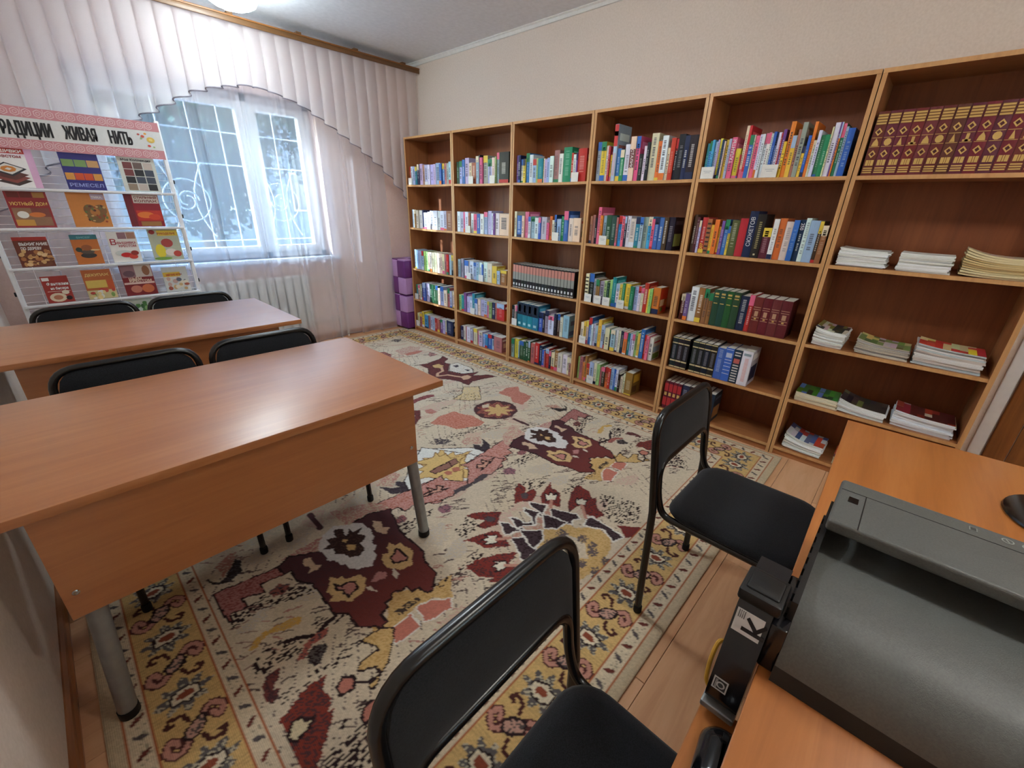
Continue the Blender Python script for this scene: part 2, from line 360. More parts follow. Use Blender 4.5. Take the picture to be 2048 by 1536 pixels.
# sheer curtain: folded cloth from rail to floor
def fold(x, z, seed):
    t = .5+.5*min(1, max(0, (2.6-z)/2.4))
    a = .030*math.sin(2*PI*x/.26+1.9*math.sin(2.1*x)+1.2)+.014*math.sin(2*PI*x/.093+1.1*math.sin(3.1*x+seed))+.006*math.sin(2*PI*x/.051+seed*2)
    return a*t*.75
def cloth(x0, x1, dx, y0, ztop, zbot, nz, seed, name, mat, parent, zfun=None):
    nx = int(round((x1-x0)/dx)); V = []; F = []
    for i in range(nx+1):
        x = x0+(x1-x0)*i/nx
        zb = zfun(x) if zfun else zbot(x)
        for j in range(nz+1):
            z = ztop+(zb-ztop)*j/nz
            V.append((x+(.046*math.sin(2*PI*x/.26+1.9*math.sin(2.1*x)))*min(1, .3+1.0*j/nz), y0+fold(x, z, seed), z))
    for i in range(nx):
        for j in range(nz):
            a = i*(nz+1)+j; F.append((a, a+nz+1, a+nz+2, a+1))
    me = bpy.data.meshes.new(name); me.from_pydata(V, [], F); me.materials.append(M[mat]); me.polygons.foreach_set('use_smooth', [True]*len(F)); me.update()
    o = obj(name, me, parent); return o, V, nz
cu = thing('sheer_curtain', 'long translucent white sheer curtain hanging over the window to the floor', 'curtain')
co, V, nz = cloth(XL+.06, -.165, .008, .180, 2.625, lambda x: .030+.010*math.sin(x*7), 26, .7, 'voile_panel', 'sheer_voile', cu)
b = MB(); b.tube([V[i*(nz+1)+nz] for i in range(0, len(V)//(nz+1), 2)], .0035, 5); b.build('hem', 'hem_thread', cu, True)
AR = [(-3.1, 1.10), (-2.75, 1.45), (-2.4, 1.70), (-2.114, 1.884), (-2.0, 1.946), (-1.863, 2.03), (-1.737, 2.105), (-1.564, 2.166), (-1.342, 2.215), (-1.196, 2.205), (-.966, 2.150), (-.762, 2.049), (-.492, 1.897), (-.187, 1.70), (.12, 1.39), (.3, 1.2)]
def arch(x): return float(np.interp(x, [p[0] for p in AR], [p[1] for p in AR]))
va = thing('curtain_valance', 'pleated white arched valance with grey scalloped edge over the sheer curtain', 'valance')
def vfold(x): return .020*math.sin(2*PI*x/.112)
nx = 520; V = []; F = []; nz = 8; x0, x1 = XL+.015, XW-.02; hem = []
for i in range(nx+1):
    x = x0+(x1-x0)*i/nx; zb = arch(x)
    for j in range(nz+1):
        t = j/nz; z = 2.625+(zb-2.625)*t; amp = (.35+.65*t)
        V.append((x+.030*math.sin(2*PI*x/.112+.9)*amp, .103+.004*t+vfold(x)*amp*1.15, z))
    hem.append(V[-1])
for i in range(nx):
    for j in range(nz):
        a = i*(nz+1)+j; F.append((a, a+nz+1, a+nz+2, a+1))
me = bpy.data.meshes.new('valance_cloth'); me.from_pydata(V, [], F); me.materials.append(M['valance_voile']); me.polygons.foreach_set('use_smooth', [True]*len(F)); me.update(); obj('valance_cloth', me, va)
b = MB(); b.tube(hem, .0048, 6); b.build('edge_trim', 'hem_thread', va, True)

# door on the shelf wall, past the last bookcase
dr = obj('door_1', None, kind='structure', label='brown wooden door with casing past the last bookcase')
b = MB(); b.rbox(XW-.022, XW, -4.775, -4.695, 0, 2.06, .006, 2); b.build('casing', 'door_wood_z', dr, True)
b = MB(); b.rbox(XW-.022, XW, -5.70, -5.62, 0, 2.06, .006, 2); b.build('casing', 'door_wood_z', dr, True)
b = MB(); b.rbox(XW-.022, XW, -5.70, -4.695, 2.06, 2.14, .006, 2); b.build('casing', 'door_wood_y', dr, True)
b = MB(); b.box(XW-.008, XW, -5.615, -4.780, .01, 2.055); lf = b.build('leaf', 'door_wood_z', dr)
for zz in (.16, 1.12):
    b = MB(); b.rbox(XW-.014, XW-.007, -5.50, -4.90, zz, zz+.82, .004, 2); b.build('door_panel', 'door_wood_z', lf, True)
b = MB(); b.lathe([(0, 0), (.026, 0), (.026, .008), (.012, .012), (.010, .03), (.02, .036), (.024, .05), (.016, .06), (0, .062)], 16); kn = b.build('door_knob', 'lamp_glass' if False else 'white_paint', lf, True)
kn.location = (XW-.008, -4.83, .98); kn.rotation_euler = (0, -PI/2, 0)
b = MB(); b.rbox(XW-.014, XW, -4.690, -4.640, 0, 2.10, .005, 2); struct('trim_2', b, 'white_plastic', 'white plastic strip between bookcase and door casing', True)

# ------------------------------------------------------------------ text
def text_mesh(s, size, c, bold=0.0, align='CENTER', sx=1.0):
    cu_ = bpy.data.curves.new('lettering', 'FONT'); cu_.body = s; cu_.size = size; cu_.align_x = align; cu_.offset = bold; cu_.resolution_u = 3
    o = bpy.data.objects.new('tmp_text', cu_); me = bpy.data.meshes.new_from_object(o)
    bpy.data.objects.remove(o); bpy.data.curves.remove(cu_)
    me.materials.clear(); me.materials.append(M['print'])
    ca = me.color_attributes.new('Col', 'FLOAT_COLOR', 'CORNER'); n = len(me.loops)
    if n: ca.data.foreach_set('color', np.tile(np.array(lin(c), np.float32), n))
    if sx != 1.0:
        for v_ in me.vertices: v_.co.x *= sx
    me.name = 'lettering'; return me
def text(s, size, c, parent, loc, rot=(PI/2, 0, 0), bold=0.0, sx=1.0, align='CENTER'):
    return obj('lettering', text_mesh(s, size, c, bold, align, sx), parent, loc=loc, rot=rot)

# ------------------------------------------------------------------ bookcases
BW, BH, BD, TH = .7636, 2.0, .285, .018
SHZ = [1.567, 1.147, .716, .375]                 # tops of the four shelves
bcn = ['first bookcase from the window', 'second bookcase from the window', 'third bookcase from the window', 'fourth bookcase from the window', 'bookcase of encyclopedias beside the magazine bookcase', 'bookcase nearest the desk, holding stacks of magazines']
sagm = {}
def panel(name, par, x0, x1, y0, y1, z0, z1, mat, edge=None):
    """board with a lighter banded front edge (at -x)"""
    b = MB(); b.box(x0, x1, y0, y1, z0, z1)
    b.m[4] = 1 if edge else 0
    return b.build(name, [mat, 'edge_band'] if edge else mat, par)
BC = []
for u in range(6):
    y1 = -u*BW-.002; y0 = -(u+1)*BW+.002
    bc = thing('bookcase', 'tall open wooden '+bcn[u], 'bookcase', (0, 0, 0), 0, 'six open bookcases along the wall'); BC.append(bc)
    panel('side_panel', bc, 0, BD, y1-TH, y1, 0, BH-TH, 'shelf_wood_z', 1)
    panel('side_panel', bc, 0, BD, y0, y0+TH, 0, BH-TH, 'shelf_wood_z', 1)
    panel('top_panel', bc, -.002, BD, y0, y1, BH-TH, BH, 'shelf_wood_y', 1)
    panel('bottom_panel', bc, .001, BD, y0+TH, y1-TH, .038, .056, 'shelf_wood_y', 1)
    panel('plinth', bc, .012, .028, y0+TH, y1-TH, 0, .038, 'shelf_wood_y')
    panel('back_panel', bc, BD-.006, BD, y0+TH, y1-TH, .056, BH-TH, 'back_board')
    for z in SHZ:
        b = MB(); n = 8; ya, yb = y0+TH, y1-TH; sag = .0 if u > 3 else .004
        R = []
        for k in range(n+1):
            yy = ya+(yb-ya)*k/n; dz = -sag*(1-(2*k/n-1)**2)
            R.append([(.002, yy, z-TH+dz), (BD-.006, yy, z-TH+dz), (BD-.006, yy, z+dz), (.002, yy, z+dz)])
        b.rings(R)
        for i, f in enumerate(b.f):
            if len(f) == 4 and all(abs(b.v[k][0]-.002) < 1e-6 for k in f): b.m[i] = 1
        b.build('shelf', ['shelf_wood_y', 'edge_band'], bc)
def shelf_z(u, r, s=.5):
    if r == 4: return .056
    return SHZ[r]-((.004*(1-(2*s-1)**2)) if u <= 3 else 0)

# ------------------------------------------------------------------ books
PAL = dict(W=((226, 230, 238), 'white'), L=((164, 190, 222), 'light blue'), B=((56, 108, 190), 'blue'), N=((30, 40, 76), 'navy'), T=((38, 132, 146), 'teal'), G=((44, 132, 88), 'green'), D=((32, 78, 52), 'dark green'),
           E=((160, 196, 120), 'pale green'), Y=((230, 200, 72), 'yellow'), O=((226, 122, 52), 'orange'), R=((194, 46, 46), 'red'), P=((226, 104, 140), 'pink'), K=((28, 28, 34), 'black'), M=((104, 36, 42), 'maroon'), C=((230, 216, 188), 'cream'),
           S=((152, 158, 164), 'grey'), V=((118, 80, 152), 'violet'), A=((156, 108, 62), 'brown'), I=((190, 182, 220), 'lilac'), Q=((66, 166, 216), 'sky blue'), U=((180, 112, 106), 'dusty pink'), X=((98, 90, 60), 'olive'), Z=((72, 46, 36), 'dark brown'))
GOLD = (206, 168, 96)
def lum(c): return .3*c[0]+.59*c[1]+.11*c[2]
def spine_marks(b, w, h, c, r, style):
    """print on the spine: x = -0.0004 plane in book space; spine spans y -w..0"""
    x = -.0006
    def pa(y0, y1, z0, z1, cc):
        b.quad((x, y1, z0), (x, y0, z0), (x, y0, z1), (x, y1, z1), cc)
    ink = (240, 236, 226) if lum(c) < 120 else (50, 50, 66); kq = random.uniform(.25, .75); ink = tuple(kq*a+(1-kq)*b2 for a, b2 in zip(ink, c))
    if style == 'ency':      # gold banded maroon volumes
        pa(-w*.94, -w*.06, h*.80, h*.965, (120, 78, 40))
        x = -.0009
        for k in range(4): pa(-w*.92, -w*.08, h*(.805+k*.042), h*(.805+k*.042+.024), GOLD)
        for zc in (.69, .345):
            for (p, q2) in (((0, .062), (.40, 0)), ((0, .034), (.22, 0))):
                cc = GOLD if p[1] > .05 else (74, 22, 26)
                b.add([(x-(0 if p[1] > .05 else .0002), -w*.5, h*(zc-p[1])), (x-(0 if p[1] > .05 else .0002), -w*(.5+q2[0]*.8), h*zc), (x-(0 if p[1] > .05 else .0002), -w*.5, h*(zc+p[1])), (x-(0 if p[1] > .05 else .0002), -w*(.5-q2[0]*.8), h*zc)], [(3, 2, 1, 0)], cc)
        pa(-w*.94, -w*.06, h*.595, h*.603, GOLD); pa(-w*.94, -w*.06, h*.455, h*.463, GOLD)
        kind = r % 4
        if kind == 0: b.add([(x, -w*.2, h*.47), (x, -w*.8, h*.47), (x, -w*.72, h*.53), (x, -w*.5, h*.59), (x, -w*.28, h*.53)], [(0, 4, 3, 2, 1)][:1] and [(4, 3, 2, 1, 0)], GOLD)
        elif kind == 1: b.add([(x, -w*(.5+.32*math.cos(a)), h*(.527+.058*math.sin(a))) for a in [2*PI*k/10 for k in range(10)]], [tuple(range(10))], GOLD)
        elif kind == 2: b.add([(x, -w*.3, h*.47), (x, -w*.7, h*.47), (x, -w*.5, h*.592)], [(2, 1, 0)], GOLD)
        else: pa(-w*.62, -w*.38, h*.47, h*.585, GOLD); pa(-w*.8, -w*.2, h*.47, h*.50, GOLD)
        pa(-w*.85, -w*.60, h*.16, h*.25, GOLD); pa(-w*.40, -w*.15, h*.16, h*.25, GOLD); pa(-w*.56, -w*.44, h*.16, h*.25, GOLD)
        for k in range(3): pa(-w*.9, -w*.1, h*(.04+k*.035), h*(.04+k*.035+.02), GOLD)
        return
    if style == 'band':      # black volumes with ivory bands
        for z0, z1 in ((.955, .985), (.79, .825), (.215, .26), (.02, .06)): pa(-w*.97, -w*.03, h*z0, h*z1, (206, 188, 142))
        for k in range(11): pa(-w*.72, -w*.28, h*(.31+k*.04), h*(.31+k*.04+.022), (120, 120, 130))
        return
    if style == 'photo':     # black set with reddish picture tops
        pa(-w*.92, -w*.04, h*.66, h*.95, (200, 132, 118)); pa(-w*.92, -w*.04, h*.36, h*.66, (150, 150, 142)); pa(-w*.7, -w*.2, h*.12, h*.22, (214, 214, 214)); pa(-w*.9, -w*.05, h*.02, h*.07, (180, 170, 160)); return
    if style == 'teal':
        pa(-w*.99, -w*.01, h*.52, h*.995, (24, 40, 62)); pa(-w*.7, -w*.3, h*.64, h*.92, (226, 230, 232)); pa(-w*.75, -w*.25, h*.10, h*.2, (170, 214, 220)); return
    if style == 'green4':
        for zz, hh in ((.87, .05), (.80, .03), (.62, .025)): pa(-w*.8, -w*.2, h*zz, h*(zz+hh), GOLD)
        return
    if style == 'orn':       # brown or red ornate volumes
        for zz in (.72, .66, .44, .36): pa(-w*.9, -w*.1, h*zz, h*(zz+.012), (196, 160, 130))
        pa(-w*.7, -w*.3, h*.48, h*.62, (186, 146, 116)); pa(-w*.62, -w*.38, h*.39, h*.43, GOLD); return
    if style == 'ornred':
        pa(-w*.95, -w*.05, h*.64, h*.92, (176, 44, 50)); pa(-w*.8, -w*.2, h*.48, h*.60, GOLD); pa(-w*.95, -w*.05, h*.12, h*.42, (176, 44, 50)); return
    if style == 'zig':
        for k in range(7): pa(-w*.9, -w*.1, h*(.06+k*.13), h*(.06+k*.13+.05), (60, 50, 44))
        return
    if style == 'tallred':
        pa(-w*.97, -w*.03, h*.62, h*.995, (206, 66, 66)); pa(-w*.97, -w*.03, h*.80, h*.88, (226, 150, 146)); pa(-w*.8, -w*.2, h*.1, h*.5, (196, 176, 190)); return
    if style == 'plainred': return
    if style == 'dark':
        for k in range(14): pa(-w*.66, -w*.34, h*(.22+k*.045), h*(.22+k*.045+.026), (150, 140, 96))
        pa(-w*.62, -w*.38, h*.06, h*.10, (210, 200, 160)); return
    if style == 'stal':
        pa(-w*.97, -w*.03, h*.30, h*.72, (110, 56, 60)); return
    if style == 'bluegold':
        pa(-w*.85, -w*.15, h*.72, h*.86, (186, 196, 220)); 
        for zz in (.64, .55, .44, .33, .22, .95): pa(-w*.92, -w*.08, h*zz, h*(zz+.018), (200, 206, 224))
        return
    if style == 'bars':
        for zz in (.90, .82, .52, .44, .36, .28, .20, .12, .05): pa(-w*.85, -w*.15, h*zz, h*(zz+.035), (206, 200, 196))
        pa(-w*.85, -w*.15, h*.60, h*.74, (190, 96, 90)); return
    if style == 'whitepink':
        pa(-w*.85, -w*.15, h*.86, h*.93, (150, 166, 180))
        for k in range(18): pa(-w*.70, -w*.34, h*(.12+k*.038), h*(.12+k*.038+.02), (226, 170, 170))
        return
    rr = random.random()
    if rr < .25: pa(-w*.98, -w*.02, 0.001, h*random.uniform(.06, .2), PAL[random.choice('RBYOGNPW')][0])
    if .2 < rr < .5: pa(-w*.98, -w*.02, h*random.uniform(.7, .8), h*.997, PAL[random.choice('RBYLGNPC')][0])
    # title: a column of small dashes, like letters read up the spine
    z = h*random.uniform(.18, .32); z1 = h*random.uniform(.62, .92); yy0, yy1 = -w*random.uniform(.64, .78), -w*random.uniform(.22, .36)
    while z < z1:
        L = random.uniform(.004, .009); pa(yy0, yy1, z, z+L, ink); z += L+.0035
        if random.random() < .12: z += .008
ART = {'R': [((.0, 1, .0, .62), (206, 92, 30)), ((.12, .88, .70, .82), (236, 226, 210))], 'C': [((.1, .9, .78, .88), (190, 60, 50)), ((.15, .85, .2, .45), (70, 92, 50)), ((.25, .75, .45, .7), (110, 120, 70))],
       'O': [((.05, .95, .55, .95), (214, 70, 40)), ((.1, .6, .3, .55), (244, 226, 190)), ((.4, .95, .05, .3), (200, 60, 44)), ((.2, .5, .1, .25), (110, 160, 70))], 'W': [((.08, .92, .05, .3), (96, 140, 60)), ((.1, .9, .35, .6), (150, 190, 220)), ((.1, .9, .75, .82), (190, 70, 80))],
       'A': [((.15, .85, .55, .9), (214, 172, 60)), ((.1, .6, .1, .4), (100, 66, 40))], 'L': [((.2, .8, .55, .75), (110, 110, 130)), ((.1, .9, .1, .3), (90, 110, 150))], 'K': [((.1, .4, .55, .75), (150, 100, 60)), ((.45, .8, .3, .5), (200, 170, 130)), ((.1, .9, .85, .88), (200, 200, 200))],
       'N': [((.1, .9, .7, .9), (220, 220, 226)), ((.1, .9, .3, .55), (170, 130, 70)), ((0, 1, .0, .28), (28, 30, 34))], 'U': [((.2, .8, .3, .6), (220, 180, 150)), ((.1, .9, .75, .85), (236, 220, 210))]}
def book_mesh(w, h, d, code, style=None, front=False, rnd=0):
    c = PAL[code][0]; c = tuple(max(0, min(255, v+random.randint(-12, 12))) for v in c)
    cov = MB(); t = min(.0022, w*.16); dk = tuple(v*.9 for v in c)
    # spine (slightly rounded), two boards
    n = 4; hard = w > .026
    bulge = .003 if hard else .001
    ring = lambda z: [(0+bulge*(1-math.sin(PI*k/n)), -w*k/n, z) for k in range(n+1)]+[(t+bulge, -w, z), (t+bulge, 0, z)]
    cov.rings([ring(0), ring(h)], c)
    cov.box(t, d, -t, 0, 0, h, dk); cov.box(t, d, -w, -w+t, 0, h, dk)
    spine_marks(cov, w, h, c, rnd, style)
    if style is None or style in ('teal', 'tallred', 'whitepink'):     # cover print on the side that faces the camera
        yy = -w-.0004
        art = ART.get(code) if front else [((.12, .88, random.uniform(.72, .78), random.uniform(.84, .92)), tuple(min(255, v+60) for v in c)), ((.1, .9, .12, random.uniform(.4, .65)), PAL[random.choice('CSLEAUWN')][0])]
        for (a0, a1, z0, z1), cc in (art or []):
            cov.quad((t+a0*(d-t), yy, z0*h), (t+a1*(d-t), yy, z0*h), (t+a1*(d-t), yy, z1*h), (t+a0*(d-t), yy, z1*h), cc)
    pg = MB(); e = .002 if hard else .0005
    pc = (228, 222, 208)
    pg.box(t+bulge, d-e-.001, -w+t, -t, e, h-e, pc)
    return cov, pg
ROWS = {
 (2, 0): ('V2/20 N2/20 C2/17 Y2/17 B3/21 W3/20 L3/17 E1.5/17 T4/17 C1/17 I2/16 L2/17 W3/18 U4/22 W3/19 G6/23 R1.5/19 W2/18 V1/19 R6f/21', .02, .96),
 (2, 1): ('C2/20 B4/17 C2/17 P3/20 W2/17 L3/17 W3/16 B2/17 I4/17 P2/13 O2/18 C2/15 N1.5/19 L3/16 G2/18 B3/22 C3/17 C5f/17', .02, .95),
 (2, 2): (' '.join(['K3:photo/21']*20), .02, .94),
 (2, 3): ('K2/18 C1/18 K1.5/18 T4:teal/22 T4:teal/22 T4:teal/22 T4.5:teal/22 B3/17 K1.5/17 S3/20 W4/16 K2/19 Z2/19 C2/17 L4f/19', .02, .90),
 (2, 4): ('S3/18 Y4/18.5 L1/17 D4/18 D2/18.5 D3/19 D2/20 U4/19 R4/20 N3/19 B2/16 U1/15 R3/18 K2/16.5 C3/16 A3/19 C4/17 W4/17 C2/16 U2/16', .02, .99),
 (3, 0): ('S3/24 Y4/24.5 C2/22 R1.5/21 Y2/16 L3:tallred/34 B3/20 G3/19 W4/22 C4:stal/26 P3/26 K3/16 W2/20 K2/22 C5/27 O3/22 W4/25 C2/18 R3/23 K1.5/23 K4/25 N3/24 K5/24', .03, .985),
 (3, 1): ('U2/19 U2/20 K2/18 P2.5/25 O2/20 L3/20 D4/20 D4/20 U1.5/19 Q3/20 P2/20 N1.5/20 W3/20 C4/19 T3/20 L2.5/20 S3/20 Q3/20 P2/19 B3/20 B3/20 Z3/20 K4/20', .02, .90),
 (3, 2): ('C3:zig/21 K4/21.5 S2/18 A3/18 S4/17 E2/18 D2/17 E2/19 T3/21 W3/17 Y2/17 G2/18 Y4/18 G3/17 L3/17 W2/18 C2/17 R3/20.5 Y1/17 E2/17 O5f/18', .03, .87),
 (3, 3): ('C3/17 Y2/18 C2/19 B3/22 W1.5/17 I2/18 L2/17 Y3/22 L3/18 K1/16 C4/17 K1/16 L4/17 W2/17 C2/17 N3/17 O3/17 T2/17 L2/17 W2/17 E2/19 Y2/18 B3/22 R2/18 P2/18 W3f/17', .02, .88),
 (3, 4): ('E2/19 U3/20 O2/16 A2/22 O3/16 L4/18 C3/18 E3/18 U1.5/16 Z3/17 O3/17 R2/17 L3/18 B2/18 W2/18 K2/15 C2/13.5 C2/16 A6f/18', .02, .72),
 (4, 0): ('T2/18.5 Q2/20 Q2/20 L2/19 I1.5/20 Y2/20.5 N2/20 C1/19 Y2.5/20 L2/20 P4/20.5 Y4/15 R1/12 C2/26 R2/26 B3/21 C1/21 P3/21 W2/21.5 W2/21.5 W2/21.5 W2/21.5 W1.5/21.5 B2/22 B1/21.5 W2/21.5 R1/21 V2/22.5 Y2/17 O3/26 Y3/19.5 U2/22 S3/25 Y2/14.5 B2/19 O2/25 C2/16.5 W2/21 G2.5/19 G3/19 C1/22 W3/24 V1/24 O1/23.5 G2/23.5 L1.5/22 B4/21', .015, .97),
 (4, 1): ('Z2/22 Z2/21 I1.5/19 R4/20.5 A3:zig/20 Y2/17 O3/20 Y1.5/16 V2/19 B3/20 Y1.5/16.5 X5/20 R5:plainred/21 N5:plainred/25 K5:dark/23.5 M5/16.5 W3/21.5 O4/21.5 C4/20.5 B3/21 N3/21 W2.5/22 L5/21 Z2/21 A3/19', .02, .985),
 (4, 2): ('M3/17 V3/17.5 W5/22 A4/22 A3/22 A3/20 D4:green4/22.5 D4:green4/22.5 D4:green4/22.5 D4.5:green4/22.5 N5/21 R3/22 M5:orn/21.5 M5:orn/21.5 M5:orn/21.5 M5.5:orn/21.5', .025, .90),
 (4, 3): ('K4:band/22 K4:band/22 K4:band/22 _2/0 K4:band/22 K4:band/22 K4:band/22 K4:band/22 B5/21 B5:bluegold/22 N5:bars/22 W6:whitepink/22.5', .02, .72),
 (4, 4): ('M3:ornred/21 M3:ornred/21 M3:ornred/21 M3:ornred/21 N5/21 K3/21 M3:ornred/21 N4/20.5 N3/20.5 N4/20.5', .02, .50),
 (5, 0): (' '.join(['M4.4:ency/26.5']*16), .015, .985),
 (0, 0): ('R2/17 W2/17 L2/17 T2/17 N2/19 I3/19 U2/18 I3/18 W2/18 I3/18 I2/18 L4/19 B2/18 B2/18 U2/18 S2/18 L2/19', .03, .97),
 (0, 1): ('S2/18 A2/18 C2/18 W3/18 N1/18 W3/16 W2/17 W3/18 W3/18 W2/18 W3/18 I2/18 A4f/18', .03, .97),
 (0, 2): (' '.join(['L2/20']*5+['E2/20']*2+['C2/20']*8+['U2/20', 'R2/20', 'L2/20', 'K2/20']), .03, .97),
 (0, 3): ('T2/16 C2/16 C2/16 N1/19 B3/20 I3/20 D2/20 D2/20 D2/20 D2/20 C2/18 L3/20 C3/17 U2/20 I2/17 C2/17', .02, .97),
 (0, 4): ('C2/15 U2/15 Y2/18 Q3/15 U2/15 I2/15 L2/15 R2/15 U2/15 V2/15 I2/15 C1/15 N5f/16', .02, .92),
 (1, 0): ('D2/18 L2/19 B2/20 I3/21 C2/17 A3/17 L2/22 K1/23 P2/21 S3/22 I3/19 C2/20 E1/20 S2/23 K6f/23', .03, .96),
 (1, 1): ('W2/18 I2/18 P1/18 W2/18 U1/18 W2/17 P2/17 B2/17 W2/17 L2/19 I2/20 W1/18 V1/18 W2/18 C5f/18', .02, .97),
 (1, 2): ('S2/17 S2/18 N1/18 W3/17 W3/17 L2/16 L2/17 W2/17 B1/16 W3/18 C3/18 Y3/16 L2/12 A4f/13', .02, .95),
 (1, 3): ('E2/16 T2/16 V2/19 I2/16 W2/16 T2/20 W2/16 C2/16 I3/16 I2/16 P1/16 E2/16 N2/16 U1/16 R5f/16', .02, .92),
 (1, 4): ('N3/15 C2/16 P1/16 W3/16 I2/15 V1/15 C3/17 P1/15 I3/15 L2/14 Q2/14 B3/15 L2/15 U6f/15', .03, .90)}
SPINE_TEXT = {(4, 1, 13): ('СЮЖЕТОВ', True, .030, .56, (206, 208, 214)), (4, 1, 3): ('2007', True, .026, .16, (236, 200, 70)), (4, 1, 20): ('250', False, .024, .84, (226, 226, 236)), (3, 0, 9): ('СТАЛИК', False, .026, .51, (236, 232, 226)), (4, 0, 10): ('ТАЛАНТЫ', True, .024, .66, (244, 226, 230))}
few = MB()                                  # the smallest, farthest books
SHN = ['top', 'second', 'third', 'fourth', 'bottom']
CSN = ['first', 'second', 'third', 'fourth', 'fifth', 'sixth']
nbook = 0; book_front = {}
for (u, r), (spec, s0, s1) in sorted(ROWS.items()):
    tok = []
    for tk in spec.split():
        a, hh = tk.split('/'); st = None; fr = False
        if ':' in a: a, st = a.split(':')
        if a.endswith('f'): a = a[:-1]; fr = True
        tok.append((a[0], float(a[1:]), float(hh)/100, st, fr))
    tot = sum(t_[1] for t_ in tok); inner = BW-2*TH-.0016; sc = (s1-s0)*inner/tot
    yl = -u*BW-.0008-TH; pos = s0*inner; idx = 0
    for (code, ww, hh, st, fr) in tok:
        wd = ww*sc
        if code == '_': pos += wd; continue
        wd2 = wd-.0006
        hh *= 1.0 if st else random.uniform(.985, 1.015)
        d = .165 if st else max(.11, min(.2, hh*random.uniform(.66, .78)))
        xf = .012+(0 if st else random.uniform(0, .014)); z = shelf_z(u, r, (pos/inner))+.0006
        if u <= 3: z = min(shelf_z(u, r, pos/inner), shelf_z(u, r, (pos+wd)/inner))+.0008 if (pos+wd/2)/inner > .5 or True else z
        z = max(shelf_z(u, r, max(0, pos/inner)), shelf_z(u, r, min(1, (pos+wd)/inner)))+.0006 if r < 4 else .0566
        cov, pg = book_mesh(wd2, hh, d, code, st, fr, idx)
        oy = yl-pos
        if u < 2 and not (fr):
            for bb in (cov, pg):
                k0 = len(few.v); few.v += [(p[0]+xf, p[1]+oy, p[2]+z) for p in bb.v]; few.f += [tuple(i+k0 for i in f) for f in bb.f]; few.c += bb.c; few.m += [0]*len(bb.f)
        else:
            cn = PAL[code][1]; wn = 'thick ' if wd > .036 else ('slim ' if wd < .016 else '')
            ext = {'ency': 'gilt maroon encyclopedia volume', 'band': 'black volume with ivory bands', 'photo': 'black volume with picture spine', 'teal': 'thick teal and navy book', 'green4': 'dark green clothbound volume', 'orn': 'embossed brown volume', 'ornred': 'red and black ornate volume', 'zig': 'striped cream book', 'tallred': 'tall red and white book', 'plainred': 'thick '+cn+' hardback', 'dark': 'thick black gold-lettered book', 'stal': 'thick cream book with maroon panel', 'bluegold': 'blue ornate hardback', 'bars': 'navy barred hardback', 'whitepink': 'thick white hardback'}.get(st, wn+cn+' book')
            lab = ext+', '+ORD[idx]+' from left, '+SHN[r]+' shelf, '+CSN[u]+' bookcase from window'
            o = cov.build('book', 'print', None, False, loc=(xf, oy, z), label=lab, cat='book', group='books on the '+SHN[r]+' shelf of the '+CSN[u]+' bookcase from the window')
            pg.build('pages', 'print', o); nbook += 1
            if (u, r, idx) in SPINE_TEXT:
                s_t, up_, sz, zc, tc_ = SPINE_TEXT[(u, r, idx)]; me = text_mesh(s_t, sz, tc_, .0004); ys = [v_.co.y for v_ in me.vertices]; ym = (min(ys)+max(ys))/2
                k_ = min(1.0, .8*wd2/(max(ys)-min(ys)))
                for v_ in me.vertices: X_, Y_ = v_.co.x*(1 if k_ == 1 else k_), (v_.co.y-ym)*k_; v_.co = (-.0012, -wd2/2+(Y_ if up_ else -Y_), zc*hh+(X_ if up_ else -X_))
                obj('lettering', me, o)
        pos += wd; idx += 1
few.build('distant_books', 'print', None, False, label='rows of upright books filling the two bookcases nearest the window', cat='books', kind='stuff')

# folded white subject cards standing in front of the spines
CARDS = [(0, 0, .03), (0, 1, .42), (0, 3, .02), (0, 4, .01), (1, 0, .28), (1, 0, .66), (1, 1, .22), (1, 2, .22), (1, 2, .46), (1, 3, .29), (2, 0, .80), (2, 1, .60), (2, 3, .03), (3, 1, .15), (3, 2, .04), (3, 2, .16), (3, 2, .265), (3, 2, .43), (3, 3, .02), (3, 4, .17), (4, 0, .005), (4, 0, .46)]
for k, (u, r, s) in enumerate(CARDS):
    wd = .062 if u != 4 else .075; hh = .062 if r != 4 else .066
    b = MB(); b.box(0, .0012, -wd, 0, 0, hh); 
    b.add([(0, 0, 0), (0, -wd, 0), (.0075, -wd, .0002), (.0075, 0, .0002)], [(0, 1, 2, 3)])
    if u > 2:
        for zz, a_, c_ in ((.62, .2, .8), (.48, .3, .7)): b.quad((-.0004, -wd*c_, hh*zz), (-.0004, -wd*c_, hh*zz+.0022), (-.0004, -wd*a_, hh*zz+.0022), (-.0004, -wd*a_, hh*zz), (150, 156, 166), 1)
    inner = BW-2*TH
    prev = [q_ for q_ in CARDS[:k] if q_[:2] == (u, r)]
    more = [q_ for q_ in CARDS if q_[:2] == (u, r)]
    b.build('shelf_card', ['white_paint', 'print'], None, loc=(.002, -u*BW-TH-s*inner-.002, (shelf_z(u, r, s) if r < 4 else .056)+.0006), cat='card', group='white subject cards in front of the books',
            label='small white card '+(ORD[len(prev)]+' from left ' if len(more) > 1 else '')+'before books, '+SHN[r]+' shelf, '+CSN[u]+' bookcase from window')

